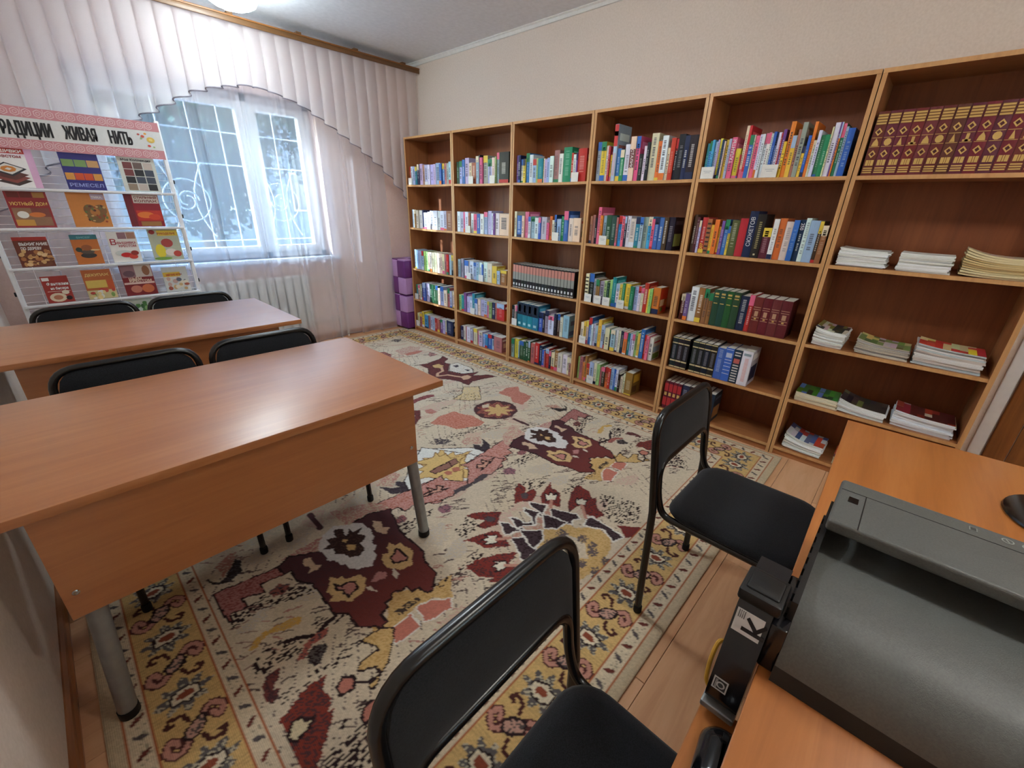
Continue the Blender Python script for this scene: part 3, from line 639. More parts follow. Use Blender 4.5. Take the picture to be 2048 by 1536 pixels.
# ------------------------------------------------------------------ magazine stacks in the bookcase nearest the desk
def mag_mesh(L, D, t, bow, c_top, seed, page=(232, 232, 228)):
    """one magazine lying flat: long side along y, bowed up at the left end"""
    n = 8; R = []; rr = random.Random(seed); b = MB()
    for k in range(n+1):
        s = k/n; yy = -s*L; zz = bow*(1-s)**3
        R.append([(0, yy, zz), (D, yy, zz), (D, yy, zz+t), (0, yy, zz+t)])
    b.rings(R, page)
    for k in range(n):
        b.c[4*k+2] = c_top[0]
    if len(c_top) > 1:                    # printed cover: an irregular patchwork of picture areas
        for k in range(n):
            m0 = rr.randint(2, 4); cuts = [0]+sorted(rr.uniform(.1, .9) for _ in range(m0-1))+[1]
            za, zb_ = R[k][2][2]+.0004, R[k+1][2][2]+.0004; ya, yb_ = R[k][0][1], R[k+1][0][1]
            for q0, q1 in zip(cuts, cuts[1:]):
                if rr.random() < .8: b.quad((q0*D, ya, za), (q0*D, yb_, zb_), (q1*D, yb_, zb_), (q1*D, ya, za), tuple(max(0, min(255, v+rr.randint(-14, 14))) for v in rr.choice(c_top)))
    return b
PGT = [(236, 238, 236), (240, 242, 244), (222, 224, 218), (230, 232, 230)]
STK = [(1, .03, .225, 13, .0062, .010, [(206, 208, 206)], PGT, 'white'), (1, .36, .215, 12, .0068, .004, [(232, 234, 230)], PGT, 'cream white'), (1, .665, .235, 11, .008, .034, [(206, 190, 160), (222, 206, 176)], [(214, 190, 136), (204, 178, 124), (220, 204, 160)], 'yellowed'),
       (2, .03, .160, 13, .0066, .020, [(60, 60, 58), (140, 120, 60), (200, 200, 190)], PGT, 'white'), (2, .295, .245, 14, .0042, .022, [(120, 140, 80), (206, 190, 120), (190, 170, 190), (90, 100, 60)], [(196, 186, 170), (210, 200, 180), (186, 180, 176)], 'grey'), (2, .615, .275, 13, .0072, .014, [(196, 60, 50), (220, 200, 150), (200, 90, 70), (230, 206, 70)], [(222, 218, 216), (206, 196, 190), (190, 200, 204)], 'mixed'),
       (3, .03, .235, 7, .007, .004, [(80, 130, 50), (40, 60, 50), (90, 120, 190), (60, 110, 50)], [(218, 206, 176), (224, 214, 190)], 'cream'), (3, .315, .235, 9, .0055, .030, [(60, 50, 44), (70, 56, 50), (40, 36, 36), (110, 100, 70)], PGT, 'white'), (3, .635, .265, 9, .0088, .014, [(80, 34, 30), (150, 50, 44), (196, 170, 150), (130, 40, 36)], [(226, 230, 236), (206, 200, 170), (230, 234, 240)], 'mixed'),
       (4, .045, .225, 11, .0068, .038, [(206, 208, 210), (70, 84, 130), (90, 110, 150), (190, 80, 60)], PGT, 'white'), (4, .40, .20, 6, .007, .006, [(196, 90, 50), (90, 70, 60)], [(220, 206, 170), (210, 200, 170)], 'cream')]
inner = BW-2*TH
for si, (r, s, L, n, t, bow, top, pcs, cw) in enumerate(STK):
    z = (shelf_z(5, r) if r < 4 else .056)+.0006; same = [q_ for q_ in STK if q_[0] == r]; place = ['left', 'middle', 'right'][same.index(STK[si])] if len(same) == 3 else ['left', 'right'][same.index(STK[si])]
    for k in range(n):
        bw_ = bow*(.25+.75*k/(n-1)); tt = t*random.uniform(.85, 1.1)
        ct = top if k == n-1 else [tuple(random.choice(pcs))]
        D = random.uniform(.17, .185) if L > .17 else .22; Lk = L*.90*random.uniform(.955, 1.0)
        mb_ = mag_mesh(Lk, D, tt-.0004, bw_, ct, si*40+k, random.choice(pcs))
        mb_.build('magazine', 'print', None, True, loc=(.014+random.uniform(0, .012), -5*BW-TH-s*inner-random.uniform(0, .006)-(0 if r < 4 else .002), z), rot=(0, 0, random.uniform(-.025, .025)), cat='magazine', group='magazines stacked in the bookcase nearest the desk',
                  label=('topmost' if k == n-1 else ORD[k])+(' ' if k == n-1 else ' from bottom ')+cw+' magazine of '+place+' stack, '+SHN[r]+' shelf, bookcase nearest desk')
        z += tt

# ------------------------------------------------------------------ rug
RX1, RX0, RY0, RY1 = -.022, -3.045, -3.898, .145
def build_rug():
    st = .0055; nu = int((RX1-RX0)/st); nv = int((RY1-RY0)/st)
    U = np.linspace(0, RX1-RX0, nu); Vv = np.linspace(0, RY1-RY0, nv)       # U from the bookcase side, V from the near edge
    UU, VV = np.meshgrid(U, Vv, indexing='ij')
    def C(c): return np.array(c, np.float64)
    img = np.zeros((nu, nv, 3)); noise = rng.random((nu, nv))
    def smooth(n, k):
        a = rng.random((nu//k+3, nv//k+3)); i = UU/st/k; j = VV/st/k; i0 = i.astype(int); j0 = j.astype(int); fi = i-i0; fj = j-j0
        return (a[i0, j0]*(1-fi)*(1-fj)+a[i0+1, j0]*fi*(1-fj)+a[i0, j0+1]*(1-fi)*fj+a[i0+1, j0+1]*fi*fj)
    CREAM, PALE, YEL, GOLDC, PINK, RUST, BURG, DKB, CHAR, WHT, RED, LINE = C((206, 190, 164)), C((214, 204, 188)), C((204, 170, 116)), C((204, 160, 80)), C((182, 132, 122)), C((184, 116, 98)), C((116, 64, 60)), C((84, 56, 58)), C((82, 74, 78)), C((222, 218, 208)), C((172, 98, 62)), C((50, 36, 38))
    sm = smooth(0, 28); img[:] = CREAM*(1-sm[..., None]*.35)+PALE*(sm[..., None]*.35)
    AX = 1.535
    # photo pixel -> rug coordinates
    def fl(u, v):
        d = _f+_rt*((u-1024)/(FOC*1024))+_up*((768-v)/(FOC*1024)); t = (.008-CAM[2])/d.z
        return (RX1-(CAM[0]+t*d.x), (CAM[1]+t*d.y)-RY0)
    CR = {1: (680, 650, 6.4), 2: (800, 770, 6.677), 3: (1020, 780, 6.4), 4: (880, 930, 5.12), 5: (400, 1000, 4.096), 6: (400, 1240, 4.096)}
    def poly(crop, pts): ox, oy, s = CR[crop]; return [fl(ox+x/s, oy+y/s) for x, y in pts]
    JU = .009*(smooth(2, 3)-.5)+.006*(smooth(3, 7)-.5); JV = .009*(smooth(4, 3)-.5)+.006*(smooth(5, 7)-.5)
    def mask(P, pad=0):
        P = np.array(P); lo = P.min(0)-pad; hi = P.max(0)+pad
        i0, i1 = np.searchsorted(U, [lo[0], hi[0]]); j0, j1 = np.searchsorted(Vv, [lo[1], hi[1]])
        u, v = (UU+JU)[i0:i1, j0:j1], (VV+JV)[i0:i1, j0:j1]; ins = np.zeros(u.shape, bool); dist = np.full(u.shape, 9.)
        for k in range(len(P)):
            (x0, y0), (x1, y1) = P[k], P[(k+1) % len(P)]
            if y1 != y0:
                cr = ((y0 > v) != (y1 > v)) & (u < (x1-x0)*(v-y0)/(y1-y0)+x0); ins ^= cr
            dx, dy = x1-x0, y1-y0; L2 = dx*dx+dy*dy+1e-12; t = np.clip(((u-x0)*dx+(v-y0)*dy)/L2, 0, 1)
            dist = np.minimum(dist, np.hypot(u-x0-t*dx, v-y0-t*dy))
        return (slice(i0, i1), slice(j0, j1)), ins, dist
    def mir(P): return [(2*AX-x, y) for x, y in P]
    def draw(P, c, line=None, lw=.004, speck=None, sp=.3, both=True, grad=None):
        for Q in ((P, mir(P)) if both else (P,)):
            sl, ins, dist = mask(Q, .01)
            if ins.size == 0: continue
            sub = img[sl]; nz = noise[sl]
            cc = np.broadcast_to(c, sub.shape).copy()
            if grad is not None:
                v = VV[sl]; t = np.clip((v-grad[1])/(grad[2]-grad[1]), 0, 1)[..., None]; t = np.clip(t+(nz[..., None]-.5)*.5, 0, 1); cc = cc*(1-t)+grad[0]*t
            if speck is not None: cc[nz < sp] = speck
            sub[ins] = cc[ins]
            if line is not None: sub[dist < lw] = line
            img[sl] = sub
    def stroke(P, w, c, both=True):
        for Q in ((P, mir(P)) if both else (P,)):
            Q = np.array(Q); lo = Q.min(0)-w; hi = Q.max(0)+w
            i0, i1 = np.searchsorted(U, [lo[0], hi[0]]); j0, j1 = np.searchsorted(Vv, [lo[1], hi[1]]); u, v = UU[i0:i1, j0:j1], VV[i0:i1, j0:j1]
            if u.size == 0: continue
            dist = np.full(u.shape, 9.)
            for k in range(len(Q)-1):
                (x0, y0), (x1, y1) = Q[k], Q[k+1]; dx, dy = x1-x0, y1-y0; L2 = dx*dx+dy*dy+1e-12; t = np.clip(((u-x0)*dx+(v-y0)*dy)/L2, 0, 1); dist = np.minimum(dist, np.hypot(u-x0-t*dx, v-y0-t*dy))
            sub = img[i0:i1, j0:j1]; sub[dist < w] = c; img[i0:i1, j0:j1] = sub
    def specks(P, c, p):
        for Q in (P, mir(P)):
            sl, ins, dist = mask(Q)
            if ins.size == 0: continue
            nz = np.repeat(noise[sl][::2, :], 2, 0)[:ins.shape[0]]          # short dashes
            if nz.shape != ins.shape: nz = noise[sl]
            sub = img[sl]; sub[ins & (nz < p)] = c; img[sl] = sub
    # wide pale wash zones with hatch lines
    hatch = ((np.sin((UU*.9+VV*.55)*150+6*sm) > .93) & (smooth(1, 40) > .52) & (noise < .55)); img[hatch] = C((120, 104, 98))
    gs = np.random.default_rng(11)
    for _ in range(290):                    # sketched pencil strokes in drifting clusters
        cx, cy = gs.uniform(.32, 2.7), gs.uniform(.32, 3.7); kind = gs.random(); base_c = C((96, 80, 76)) if kind < .6 else (C((176, 128, 116)) if kind < .85 else C((150, 120, 108)))
        for q_ in range(int(gs.integers(5, 13))):
            x, y_ = cx+gs.normal(0, .05), cy+gs.normal(0, .03); L = gs.uniform(.012, .055); a = .55+gs.normal(0, .25)
            stroke([(x, y_), (x+L*.5*math.cos(a), y_+L*.5*math.sin(a)+.004), (x+L*math.cos(a), y_+L*math.sin(a))], .0027, base_c, False)
    for _ in range(44):                     # faint pink and grey washes
        cx, cy = gs.uniform(.4, 1.5), gs.uniform(.4, 3.6); rx, ry = gs.uniform(.05, .13), gs.uniform(.02, .06)
        draw([(cx+rx*math.cos(a)*(1+.3*math.sin(3*a)), cy+ry*math.sin(a)+.3*rx*math.cos(a)) for a in [2*PI*k/18 for k in range(18)]], C((198, 166, 152)) if gs.random() < .6 else C((190, 180, 166)), speck=CREAM, sp=.5)
    # far part of the field (crop 1)
    draw(poly(1, [(700, 330), (900, 270), (1030, 290), (1000, 340), (800, 385)]), PINK, speck=CREAM, sp=.45)
    draw(poly(1, [(820, 370), (1000, 330), (1085, 325), (1000, 362), (860, 392)]), RUST, speck=PINK)
    draw(poly(1, [(650, 200), (700, 180), (790, 186), (750, 220), (700, 216)]), CHAR, speck=CREAM, sp=.2)
    draw(poly(1, [(510, 350), (570, 345), (660, 380), (650, 412), (600, 422)]), BURG, speck=PINK)
    draw(poly(1, [(1150, 345), (1260, 380), (1160, 405), (1130, 380)]), PINK, speck=CHAR, sp=.3)
    draw(poly(1, [(1020, 510), (1130, 490), (1180, 470), (1290, 430), (1310, 400), (1380, 430), (1330, 480), (1400, 500), (1380, 590), (1560, 625), (1700, 615), (1770, 600), (1700, 650), (1900, 638), (2000, 660), (1860, 682), (1690, 722), (1640, 770), (1540, 722), (1350, 692), (1230, 682), (1140, 622), (1130, 560)]), BURG, DKB, .004, speck=DKB, sp=.45)
    draw(poly(1, [(1180, 520), (1260, 498), (1330, 520), (1285, 552), (1210, 546)]), YEL)
    stroke(poly(1, [(1300, 545), (1315, 590), (1250, 620), (1245, 655), (1380, 640), (1540, 665)]), .012, C((206, 170, 140)))
    draw(poly(1, [(1540, 670), (1620, 640), (1685, 660), (1650, 692), (1580, 702)]), C((206, 170, 140)))
    draw(poly(1, [(1400, 585), (1410, 500), (1500, 480), (1700, 560), (1700, 612), (1560, 622)]), WHT, LINE, .003, speck=CREAM)
    draw(poly(1, [(1450, 522), (1500, 508), (1522, 530), (1480, 547)]), CHAR); draw(poly(1, [(1590, 568), (1670, 574), (1640, 592)]), CHAR)
    draw(poly(1, [(810, 1000), (1100, 900), (1200, 888), (1215, 912), (1080, 952), (990, 984), (860, 1052), (820, 1056)]), C((140, 84, 84)), speck=BURG)
    draw(poly(1, [(870, 1150), (930, 1090), (1035, 1090), (1030, 1200), (960, 1280), (880, 1230)]), BURG, speck=DKB)
    draw(poly(1, [(850, 1165), (920, 1140), (965, 1160), (930, 1190), (870, 1190)]), WHT)
    draw(poly(1, [(1080, 1090), (1160, 1070), (1250, 1110), (1180, 1140), (1110, 1130)]), PINK, speck=RUST)
    # middle (crop 2)
    draw(poly(2, [(840, 30), (1060, 20), (1080, 190), (960, 210), (700, 190), (830, 110)]), C((212, 188, 140)), LINE, .003, speck=CREAM)
    specks(poly(2, [(640, 120), (1070, 100), (1060, 200), (700, 210)]), LINE, .12)
    draw(poly(2, [(410, 510), (520, 420), (720, 350), (830, 390), (960, 410), (1130, 500), (1090, 540), (900, 570), (760, 592), (600, 540), (470, 530)]), C((196, 136, 118)), speck=C((186, 112, 92)), sp=.45)
    draw(poly(2, [(1310, 110), (1420, 40), (1580, 20), (1600, 90), (1770, 150), (1640, 262), (1500, 230), (1480, 160)]), C((192, 130, 114)), speck=RUST, sp=.4)
    e = [(1275+290*math.cos(a), 335+125*math.sin(a)) for a in [2*PI*k/40 for k in range(40)]]
    draw(poly(2, e), DKB); e = [(1275+(232+34*math.cos(9*a))*math.cos(a), 335+(96+12*math.cos(9*a))*math.sin(a)) for a in [2*PI*k/72 for k in range(72)]]
    draw(poly(2, e), BURG, speck=RUST, sp=.35); e = [(1310+(150+44*math.cos(8*a))*math.cos(a), 340+(62+20*math.cos(8*a))*math.sin(a)) for a in [2*PI*k/64 for k in range(64)]]
    draw(poly(2, e), YEL); stroke(poly(2, [(1520, 455), (1710, 535)]), .012, DKB); draw(poly(2, [(1090, 270), (1190, 250), (1180, 300), (1110, 310)]), CREAM)
    draw(poly(2, [(450, 720), (540, 714), (700, 740), (610, 792), (480, 792)]), CHAR, speck=CREAM, sp=.2)
    draw(poly(2, [(800, 760), (900, 700), (1080, 690), (1090, 780), (980, 790), (860, 800)]), PINK, speck=CREAM, sp=.5)
    draw(poly(2, [(980, 790), (1050, 800), (1080, 830), (1110, 790), (1090, 712), (1150, 750), (1212, 800), (1190, 862), (1120, 882), (1050, 872), (990, 842)]), C((62, 52, 58)), speck=CHAR)
    specks(poly(2, [(560, 700), (1100, 540), (1180, 520), (1180, 560), (700, 720)]), LINE, .28)
    draw(poly(2, [(200, 880), (480, 850), (960, 840), (1130, 890), (880, 1040), (980, 1030), (1010, 1290), (580, 1270), (250, 1370)]), C((226, 226, 220)), LINE, .003)
    st_ = [(250, 1245), (400, 1120), (290, 1070), (390, 1030), (290, 985), (400, 980), (470, 950), (520, 900), (545, 868), (590, 880), (600, 950), (660, 930), (720, 890), (740, 940), (830, 920), (960, 880), (870, 960), (860, 1010), (940, 1090), (850, 1110), (930, 1160), (925, 1245), (640, 1232), (720, 1170), (560, 1205), (480, 1190), (400, 1200)]
    draw(poly(2, st_), C((218, 186, 124)), C((140, 104, 66)), .003)
    draw(poly(2, [(490, 1110), (600, 1050), (740, 985), (780, 1030), (690, 1090), (600, 1140)]), C((150, 108, 96)), LINE, .003); draw(poly(2, [(690, 1110), (760, 1090), (800, 1110), (790, 1150), (710, 1155)]), RUST)
    draw(poly(2, [(880, 1040), (1130, 890), (1430, 700), (1660, 670), (1550, 800), (1430, 860), (1500, 910), (1390, 950), (1440, 1000), (1350, 1030), (1380, 1090), (1290, 1130), (1050, 1200), (1005, 1290), (980, 1030)]), C((196, 146, 136)), LINE, .0028, speck=C((182, 116, 100)), sp=.35)
    draw(poly(2, [(250, 1370), (560, 1210), (580, 1270), (1010, 1292), (880, 1340), (740, 1400), (720, 1480), (540, 1540), (270, 1600)]), C((196, 148, 138)), LINE, .0028, speck=C((178, 112, 100)), sp=.35)
    for q_ in ([(1080, 1000), (1150, 1020), (1260, 970), (1200, 1040), (1140, 1060), (1130, 1100), (1110, 1050)], [(380, 1460), (420, 1410), (490, 1395), (480, 1340), (580, 1350), (560, 1400), (660, 1375), (560, 1420), (500, 1430)]): draw(poly(2, q_), C((204, 156, 136)), LINE, .004)
    draw(poly(2, [(1040, 1240), (1110, 1185), (1200, 1190), (1150, 1230), (1080, 1268)]), CHAR); draw(poly(2, [(820, 1390), (850, 1340), (950, 1315), (970, 1335), (900, 1380), (860, 1410)]), CHAR)
    draw(poly(2, [(1550, 900), (1640, 860), (1700, 870), (1670, 930), (1600, 935)]), C((150, 96, 96)), speck=CHAR)
    draw(poly(2, [(1370, 1150), (1450, 1100), (1545, 1130), (1530, 1190), (1420, 1195)]), C((150, 104, 112)), speck=CHAR, sp=.3)
    specks(poly(2, [(1400, 1080), (1800, 860), (1980, 900), (1620, 1060)]), LINE, .35)
    # the big burgundy medallions (crop 5) and what lies around them
    draw(poly(5, [(110, 770), (640, 550), (690, 612), (500, 690), (530, 760), (350, 800), (390, 880), (250, 930), (262, 1010), (230, 1000)]), C((170, 118, 112)), LINE, .003, speck=C((150, 84, 78)), sp=.35)
    draw(poly(5, [(560, 560), (850, 380), (1000, 300), (1000, 420), (850, 450), (720, 470)]), C((176, 124, 118)), speck=CREAM, sp=.35)
    draw(poly(5, [(1060, 100), (1400, 20), (1560, 60), (1400, 120), (1330, 190), (1200, 200)]), C((186, 138, 128)), speck=CREAM, sp=.4)
    draw(poly(5, [(1570, 770), (1640, 745), (1800, 715), (1900, 740), (2000, 640), (2060, 620), (2060, 800), (1900, 800), (1760, 890), (1700, 960), (1580, 1060), (1560, 1150), (1450, 1160), (1400, 1040), (1500, 1040), (1530, 995), (1545, 880)]), YEL, speck=C((196, 158, 98)), sp=.3)
    med = [(1270, 180), (1400, 110), (1560, 75), (1600, 170), (1640, 260), (1830, 420), (1840, 500), (1930, 600), (1900, 740), (1860, 755), (1800, 715), (1740, 750), (1690, 715), (1640, 745), (1600, 740), (1560, 770), (1570, 800), (1520, 840), (1545, 880), (1480, 940), (1530, 995), (1490, 1040), (1300, 1040), (1210, 930), (1100, 930), (920, 690), (800, 660), (750, 580), (690, 610), (640, 550), (720, 470), (850, 450), (1000, 420)]
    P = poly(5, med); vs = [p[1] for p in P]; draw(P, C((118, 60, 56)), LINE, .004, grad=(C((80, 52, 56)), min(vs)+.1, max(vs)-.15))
    draw(poly(5, [(1000, 300), (1080, 220), (1200, 200), (1330, 190), (1400, 250), (1420, 310), (1400, 340), (1440, 380), (1420, 420), (1450, 450), (1420, 530), (1300, 570), (1220, 560), (1190, 520), (1140, 540), (1130, 510), (1090, 490), (1060, 510), (1030, 460), (970, 420), (980, 340)]), C((216, 212, 208)))
    draw(poly(5, [(1090, 250), (1170, 240), (1190, 300), (1230, 230), (1250, 260), (1330, 230), (1300, 280), (1360, 290), (1310, 350), (1350, 390), (1320, 450), (1220, 472), (1190, 440), (1100, 442), (1090, 400), (1000, 410), (1060, 370), (1040, 320), (1110, 310)]), C((62, 44, 42)), speck=C((90, 66, 56)), sp=.2)
    draw(poly(5, [(1205, 365), (1275, 365), (1275, 410), (1205, 410)]), YEL); draw(poly(5, [(1170, 325), (1210, 325), (1210, 345), (1170, 345)]), YEL)
    leafs = [([(1070, 640), (1090, 625), (1110, 650), (1150, 625), (1180, 650), (1240, 640), (1300, 610), (1360, 640), (1350, 740), (1240, 830), (1070, 830), (1090, 790), (1040, 740), (1060, 700)], [(1110, 690), (1170, 710), (1200, 680), (1270, 675), (1300, 720), (1220, 790), (1180, 770), (1180, 745), (1140, 740)]),
             ([(1560, 350), (1590, 370), (1640, 350), (1740, 420), (1730, 540), (1640, 570), (1530, 550), (1490, 490), (1500, 450), (1550, 430), (1530, 390)], [(1610, 390), (1660, 440), (1700, 470), (1680, 500), (1590, 520), (1560, 480), (1600, 440)])]
    for a, b_2 in leafs: draw(poly(5, a), C((210, 178, 128))); draw(poly(5, b_2), C((190, 132, 122)), LINE, .004)
    draw(poly(5, [(1420, 640), (1450, 595), (1530, 595), (1510, 640), (1450, 672), (1410, 670)]), C((184, 132, 128)))
    draw(poly(5, [(1360, 710), (1400, 710), (1450, 752), (1390, 750)]), PALE); draw(poly(5, [(1580, 560), (1630, 600), (1610, 642), (1575, 600)]), PALE)
    draw(poly(5, [(850, 480), (910, 470), (930, 530), (1010, 530), (960, 570), (880, 602), (900, 560), (840, 520)]), C((206, 178, 150))); draw(poly(5, [(1420, 170), (1480, 170), (1500, 220), (1560, 220), (1530, 282), (1450, 262), (1420, 220)]), C((206, 178, 150)))
    draw(poly(5, [(1780, 880), (1880, 820), (2060, 800), (2060, 880), (1940, 960), (1840, 1000)]), C((192, 120, 104)), WHT, .003); draw(poly(5, [(1600, 1040), (1720, 930), (1810, 1040), (1700, 1130), (1600, 1180), (1570, 1110)]), C((192, 120, 104)), WHT, .003)
    draw(poly(5, [(1600, 920), (1720, 830), (1800, 788), (1812, 822), (1740, 870), (1640, 952)]), C((72, 60, 54)), speck=YEL, sp=.25)
    draw(poly(5, [(390, 1240), (480, 1110), (600, 1040), (720, 980), (830, 958), (822, 1012), (700, 1062), (560, 1092), (480, 1200), (440, 1240)]), GOLDC, speck=YEL, sp=.45)
    draw(poly(5, [(560, 760), (640, 690), (740, 690), (700, 760), (600, 800)]), C((140, 84, 76)), speck=CHAR, sp=.4)
    specks(poly(5, [(250, 940), (560, 760), (760, 700), (900, 700), (930, 760), (500, 900), (330, 1010), (260, 1090)]), LINE, .42)
    draw(poly(5, [(60, 650), (150, 680), (220, 620), (270, 480), (330, 500), (350, 580), (250, 672), (100, 702)]), C((54, 46, 44)), speck=CHAR); draw(poly(5, [(120, 560), (240, 440), (300, 420), (270, 520), (200, 630)]), C((176, 124, 108)), speck=CREAM)
    stroke(poly(5, [(700, 1165), (800, 1130), (950, 1110), (1010, 1040), (1110, 950)]), .008, LINE); specks(poly(5, [(930, 960), (1200, 930), (1160, 1000), (960, 1120)]), LINE, .4)
    # near part (crop 6)
    draw(poly(6, [(800, 325), (850, 200), (950, 110), (1060, 60), (1040, 130), (920, 200), (850, 315)]), C((166, 96, 84)), speck=CHAR, sp=.2)
    draw(poly(6, [(860, 300), (930, 210), (1030, 190), (1040, 250), (990, 350), (930, 382)]), C((92, 84, 80)), speck=LINE, sp=.4)
    specks(poly(6, [(480, 280), (650, 170), (840, 180), (820, 260), (480, 460), (430, 390)]), LINE, .35)
    specks(poly(6, [(600, 650), (1340, 130), (1400, 170), (620, 730)]), LINE, .22)
    draw(poly(6, [(1310, 170), (1500, 60), (1600, 60), (1540, 340), (1430, 560), (1370, 550), (1480, 440), (1430, 380), (1290, 430), (1300, 350), (1460, 240), (1400, 190)]), YEL, LINE, .003, speck=C((196, 158, 98)))
    draw(poly(6, [(500, 550), (540, 470), (650, 388), (640, 480), (600, 570), (652, 556), (630, 662), (570, 692)]), BURG, speck=DKB, sp=.5)
    draw(poly(6, [(640, 830), (760, 700), (810, 600), (1030, 455), (1010, 580), (1072, 620), (1050, 760), (1105, 728), (1060, 880), (960, 1230), (840, 1230), (760, 1030), (740, 990), (720, 910)]), C((128, 58, 48)), speck=DKB, sp=.42)
    draw(poly(6, [(720, 960), (760, 850), (830, 800), (870, 830), (925, 785), (900, 880), (800, 985)]), C((206, 192, 158)), LINE, .0045)
    draw(poly(6, [(1120, 540), (1170, 470), (1240, 452), (1275, 490), (1270, 555), (1190, 612), (1140, 632), (1130, 590)]), C((186, 122, 106)), LINE, .004); stroke(poly(6, [(1270, 510), (1380, 510), (1480, 440), (1430, 380)]), .005, LINE)
    draw(poly(6, [(1320, 780), (1400, 660), (1500, 640), (1480, 800), (1340, 860)]), C((186, 122, 106)), LINE, .004)
    specks(poly(6, [(1000, 1230), (1060, 1060), (1350, 850), (1480, 840), (1560, 1230)]), LINE, .42); specks(poly(6, [(1100, 900), (1400, 600), (1450, 640), (1050, 1050)]), LINE, .14)
    # tulip bouquet, centre front (crop 4)
    for P4, c, s in (([(770, 390), (765, 250), (810, 180), (870, 230), (880, 290), (960, 240), (990, 290), (950, 370), (860, 372)], C((128, 56, 50)), DKB), ([(1030, 330), (1090, 230), (1130, 172), (1150, 240), (1230, 290), (1242, 440), (1130, 400), (1040, 380)], C((128, 56, 50)), DKB),
                     ([(1310, 390), (1350, 260), (1410, 208), (1530, 280), (1560, 350), (1600, 325), (1620, 450), (1685, 520), (1600, 542), (1480, 510), (1430, 420), (1320, 480)], C((128, 56, 50)), DKB), ([(1800, 620), (2048, 640), (2048, 700), (1960, 740), (1890, 742), (1850, 660)], C((124, 52, 50)), BURG)):
        draw(poly(4, P4), c, speck=s, sp=.3)
    draw(poly(4, [(960, 520), (1040, 540), (1080, 470), (1130, 440), (1140, 570), (1040, 600), (1040, 660), (780, 682), (830, 640), (980, 600)]), C((188, 140, 122)), speck=CREAM, sp=.3)
    draw(poly(4, [(1040, 600), (1130, 580), (1290, 590), (1380, 650), (1500, 640), (1640, 650), (1740, 760), (1760, 850), (1700, 950), (1620, 1130), (1530, 1000), (1480, 800), (1300, 710), (1080, 780)]), YEL, speck=C((198, 162, 100)), sp=.3)
    for P4 in ([(910, 380), (1100, 410), (1070, 470), (1050, 540), (1020, 530), (1000, 470), (940, 430)], [(1130, 440), (1200, 460), (1400, 500), (1440, 550), (1360, 560), (1360, 612), (1140, 572)], [(820, 670), (1040, 670), (1060, 770), (960, 862), (900, 790)], [(710, 540), (780, 540), (860, 590), (970, 590), (970, 612), (860, 622), (790, 662), (760, 600)], [(1500, 540), (1560, 530), (1740, 640), (1880, 740), (1770, 792), (1680, 660), (1470, 622)]):
        draw(poly(4, P4), C((74, 58, 62)), WHT, .004, speck=LINE, sp=.3)
    for P4 in ([(1080, 290), (1110, 312), (1130, 278), (1160, 312), (1192, 288), (1190, 362), (1090, 362)], [(1395, 340), (1420, 362), (1450, 338), (1480, 362), (1512, 348), (1490, 412), (1400, 412)]): draw(poly(4, P4), C((222, 216, 196)), LINE, .003)
    draw(poly(4, [(820, 300), (870, 280), (910, 320), (880, 350), (840, 340)]), CHAR)
    stroke(poly(4, [(1450, 410), (1490, 540)]), .008, C((190, 140, 122))); stroke(poly(4, [(1140, 360), (1135, 440)]), .008, C((190, 140, 122)))
    for cx, cy in ((1250, 700), (1560, 830), (1570, 900), (1700, 990), (1455, 760)):
        draw(poly(4, [(cx+55*math.cos(a)*(1+.25*math.cos(7*a)), cy+38*math.sin(a)*(1+.25*math.cos(7*a))) for a in [2*PI*k/28 for k in range(28)]]), C((104, 92, 90)), speck=YEL, sp=.2)
    specks(poly(4, [(1230, 260), (1420, 180), (1560, 60), (1620, 80), (1300, 300)]), LINE, .25); specks(poly(4, [(1640, 300), (1800, 320), (2048, 400), (2048, 600), (1800, 600), (1640, 480)]), LINE, .32); specks(poly(4, [(830, 180), (1000, 130), (1100, 180), (1000, 260), (900, 250)]), LINE, .35)
    # borders
    W_, H_ = U[-1], Vv[-1]; dl = np.minimum(UU, W_-UU); dv = np.minimum(VV, H_-VV); dist = np.minimum(dl, dv)
    tt = np.where(dl < dv, VV, UU)                       # running coordinate along the border
    bands = [(0, .036, C((196, 178, 148))), (.036, .042, RED), (.042, .092, C((212, 196, 168))), (.092, .098, RED), (.098, .262, C((208, 174, 116))), (.262, .268, RED), (.268, .310, C((212, 196, 168))), (.310, .317, RED)]
    for a, b_2, c in bands: img[(dist >= a) & (dist < b_2)] = c
    yb = (dist >= .098) & (dist < .262); img[yb & (np.sin(tt*2*PI/.012) > .72)] *= .94
    for a, b_2 in ((.044, .090), (.270, .308)):          # leaning dashes in the two guard bands
        inb = (dist > a+.006) & (dist < b_2-.004); ph = (tt/.058) % 2; d2 = (dist-a)/(b_2-a)-.5
        m1 = inb & (ph < 1) & (np.abs((ph-.5)*.058-d2*.022) < .0085*(1-np.abs(d2)*1.2)); m2 = inb & (ph >= 1) & (np.abs((ph-1.5)*.058+d2*.022) < .0078*(1-np.abs(d2)*1.2))
        img[m1] = C((110, 58, 50)); img[m2] = C((92, 84, 84)); img[inb & (noise < .10)] *= .78
    # main border: rosettes and paired scrolls alternate every 0.255 m
    def border_motif(to, side):
        """side 0/1: along V at U small/large; 2/3: along U at V small/large; motif in (t, q), q = distance across border centre"""
        def mp(t, qv):
            qd = .180+qv
            return {0: (qd, to+t), 1: (W_-qd, to+t), 2: (to+t, qd), 3: (to+t, H_-qd)}[side]
        ros = [mp((.050+.014*math.cos(8*a))*math.cos(a), (.058+.016*math.cos(8*a))*math.sin(a)) for a in [2*PI*k/48 for k in range(48)]]
        draw(ros, C((96, 92, 90)), None, both=False, speck=C((196, 186, 160)), sp=.28)
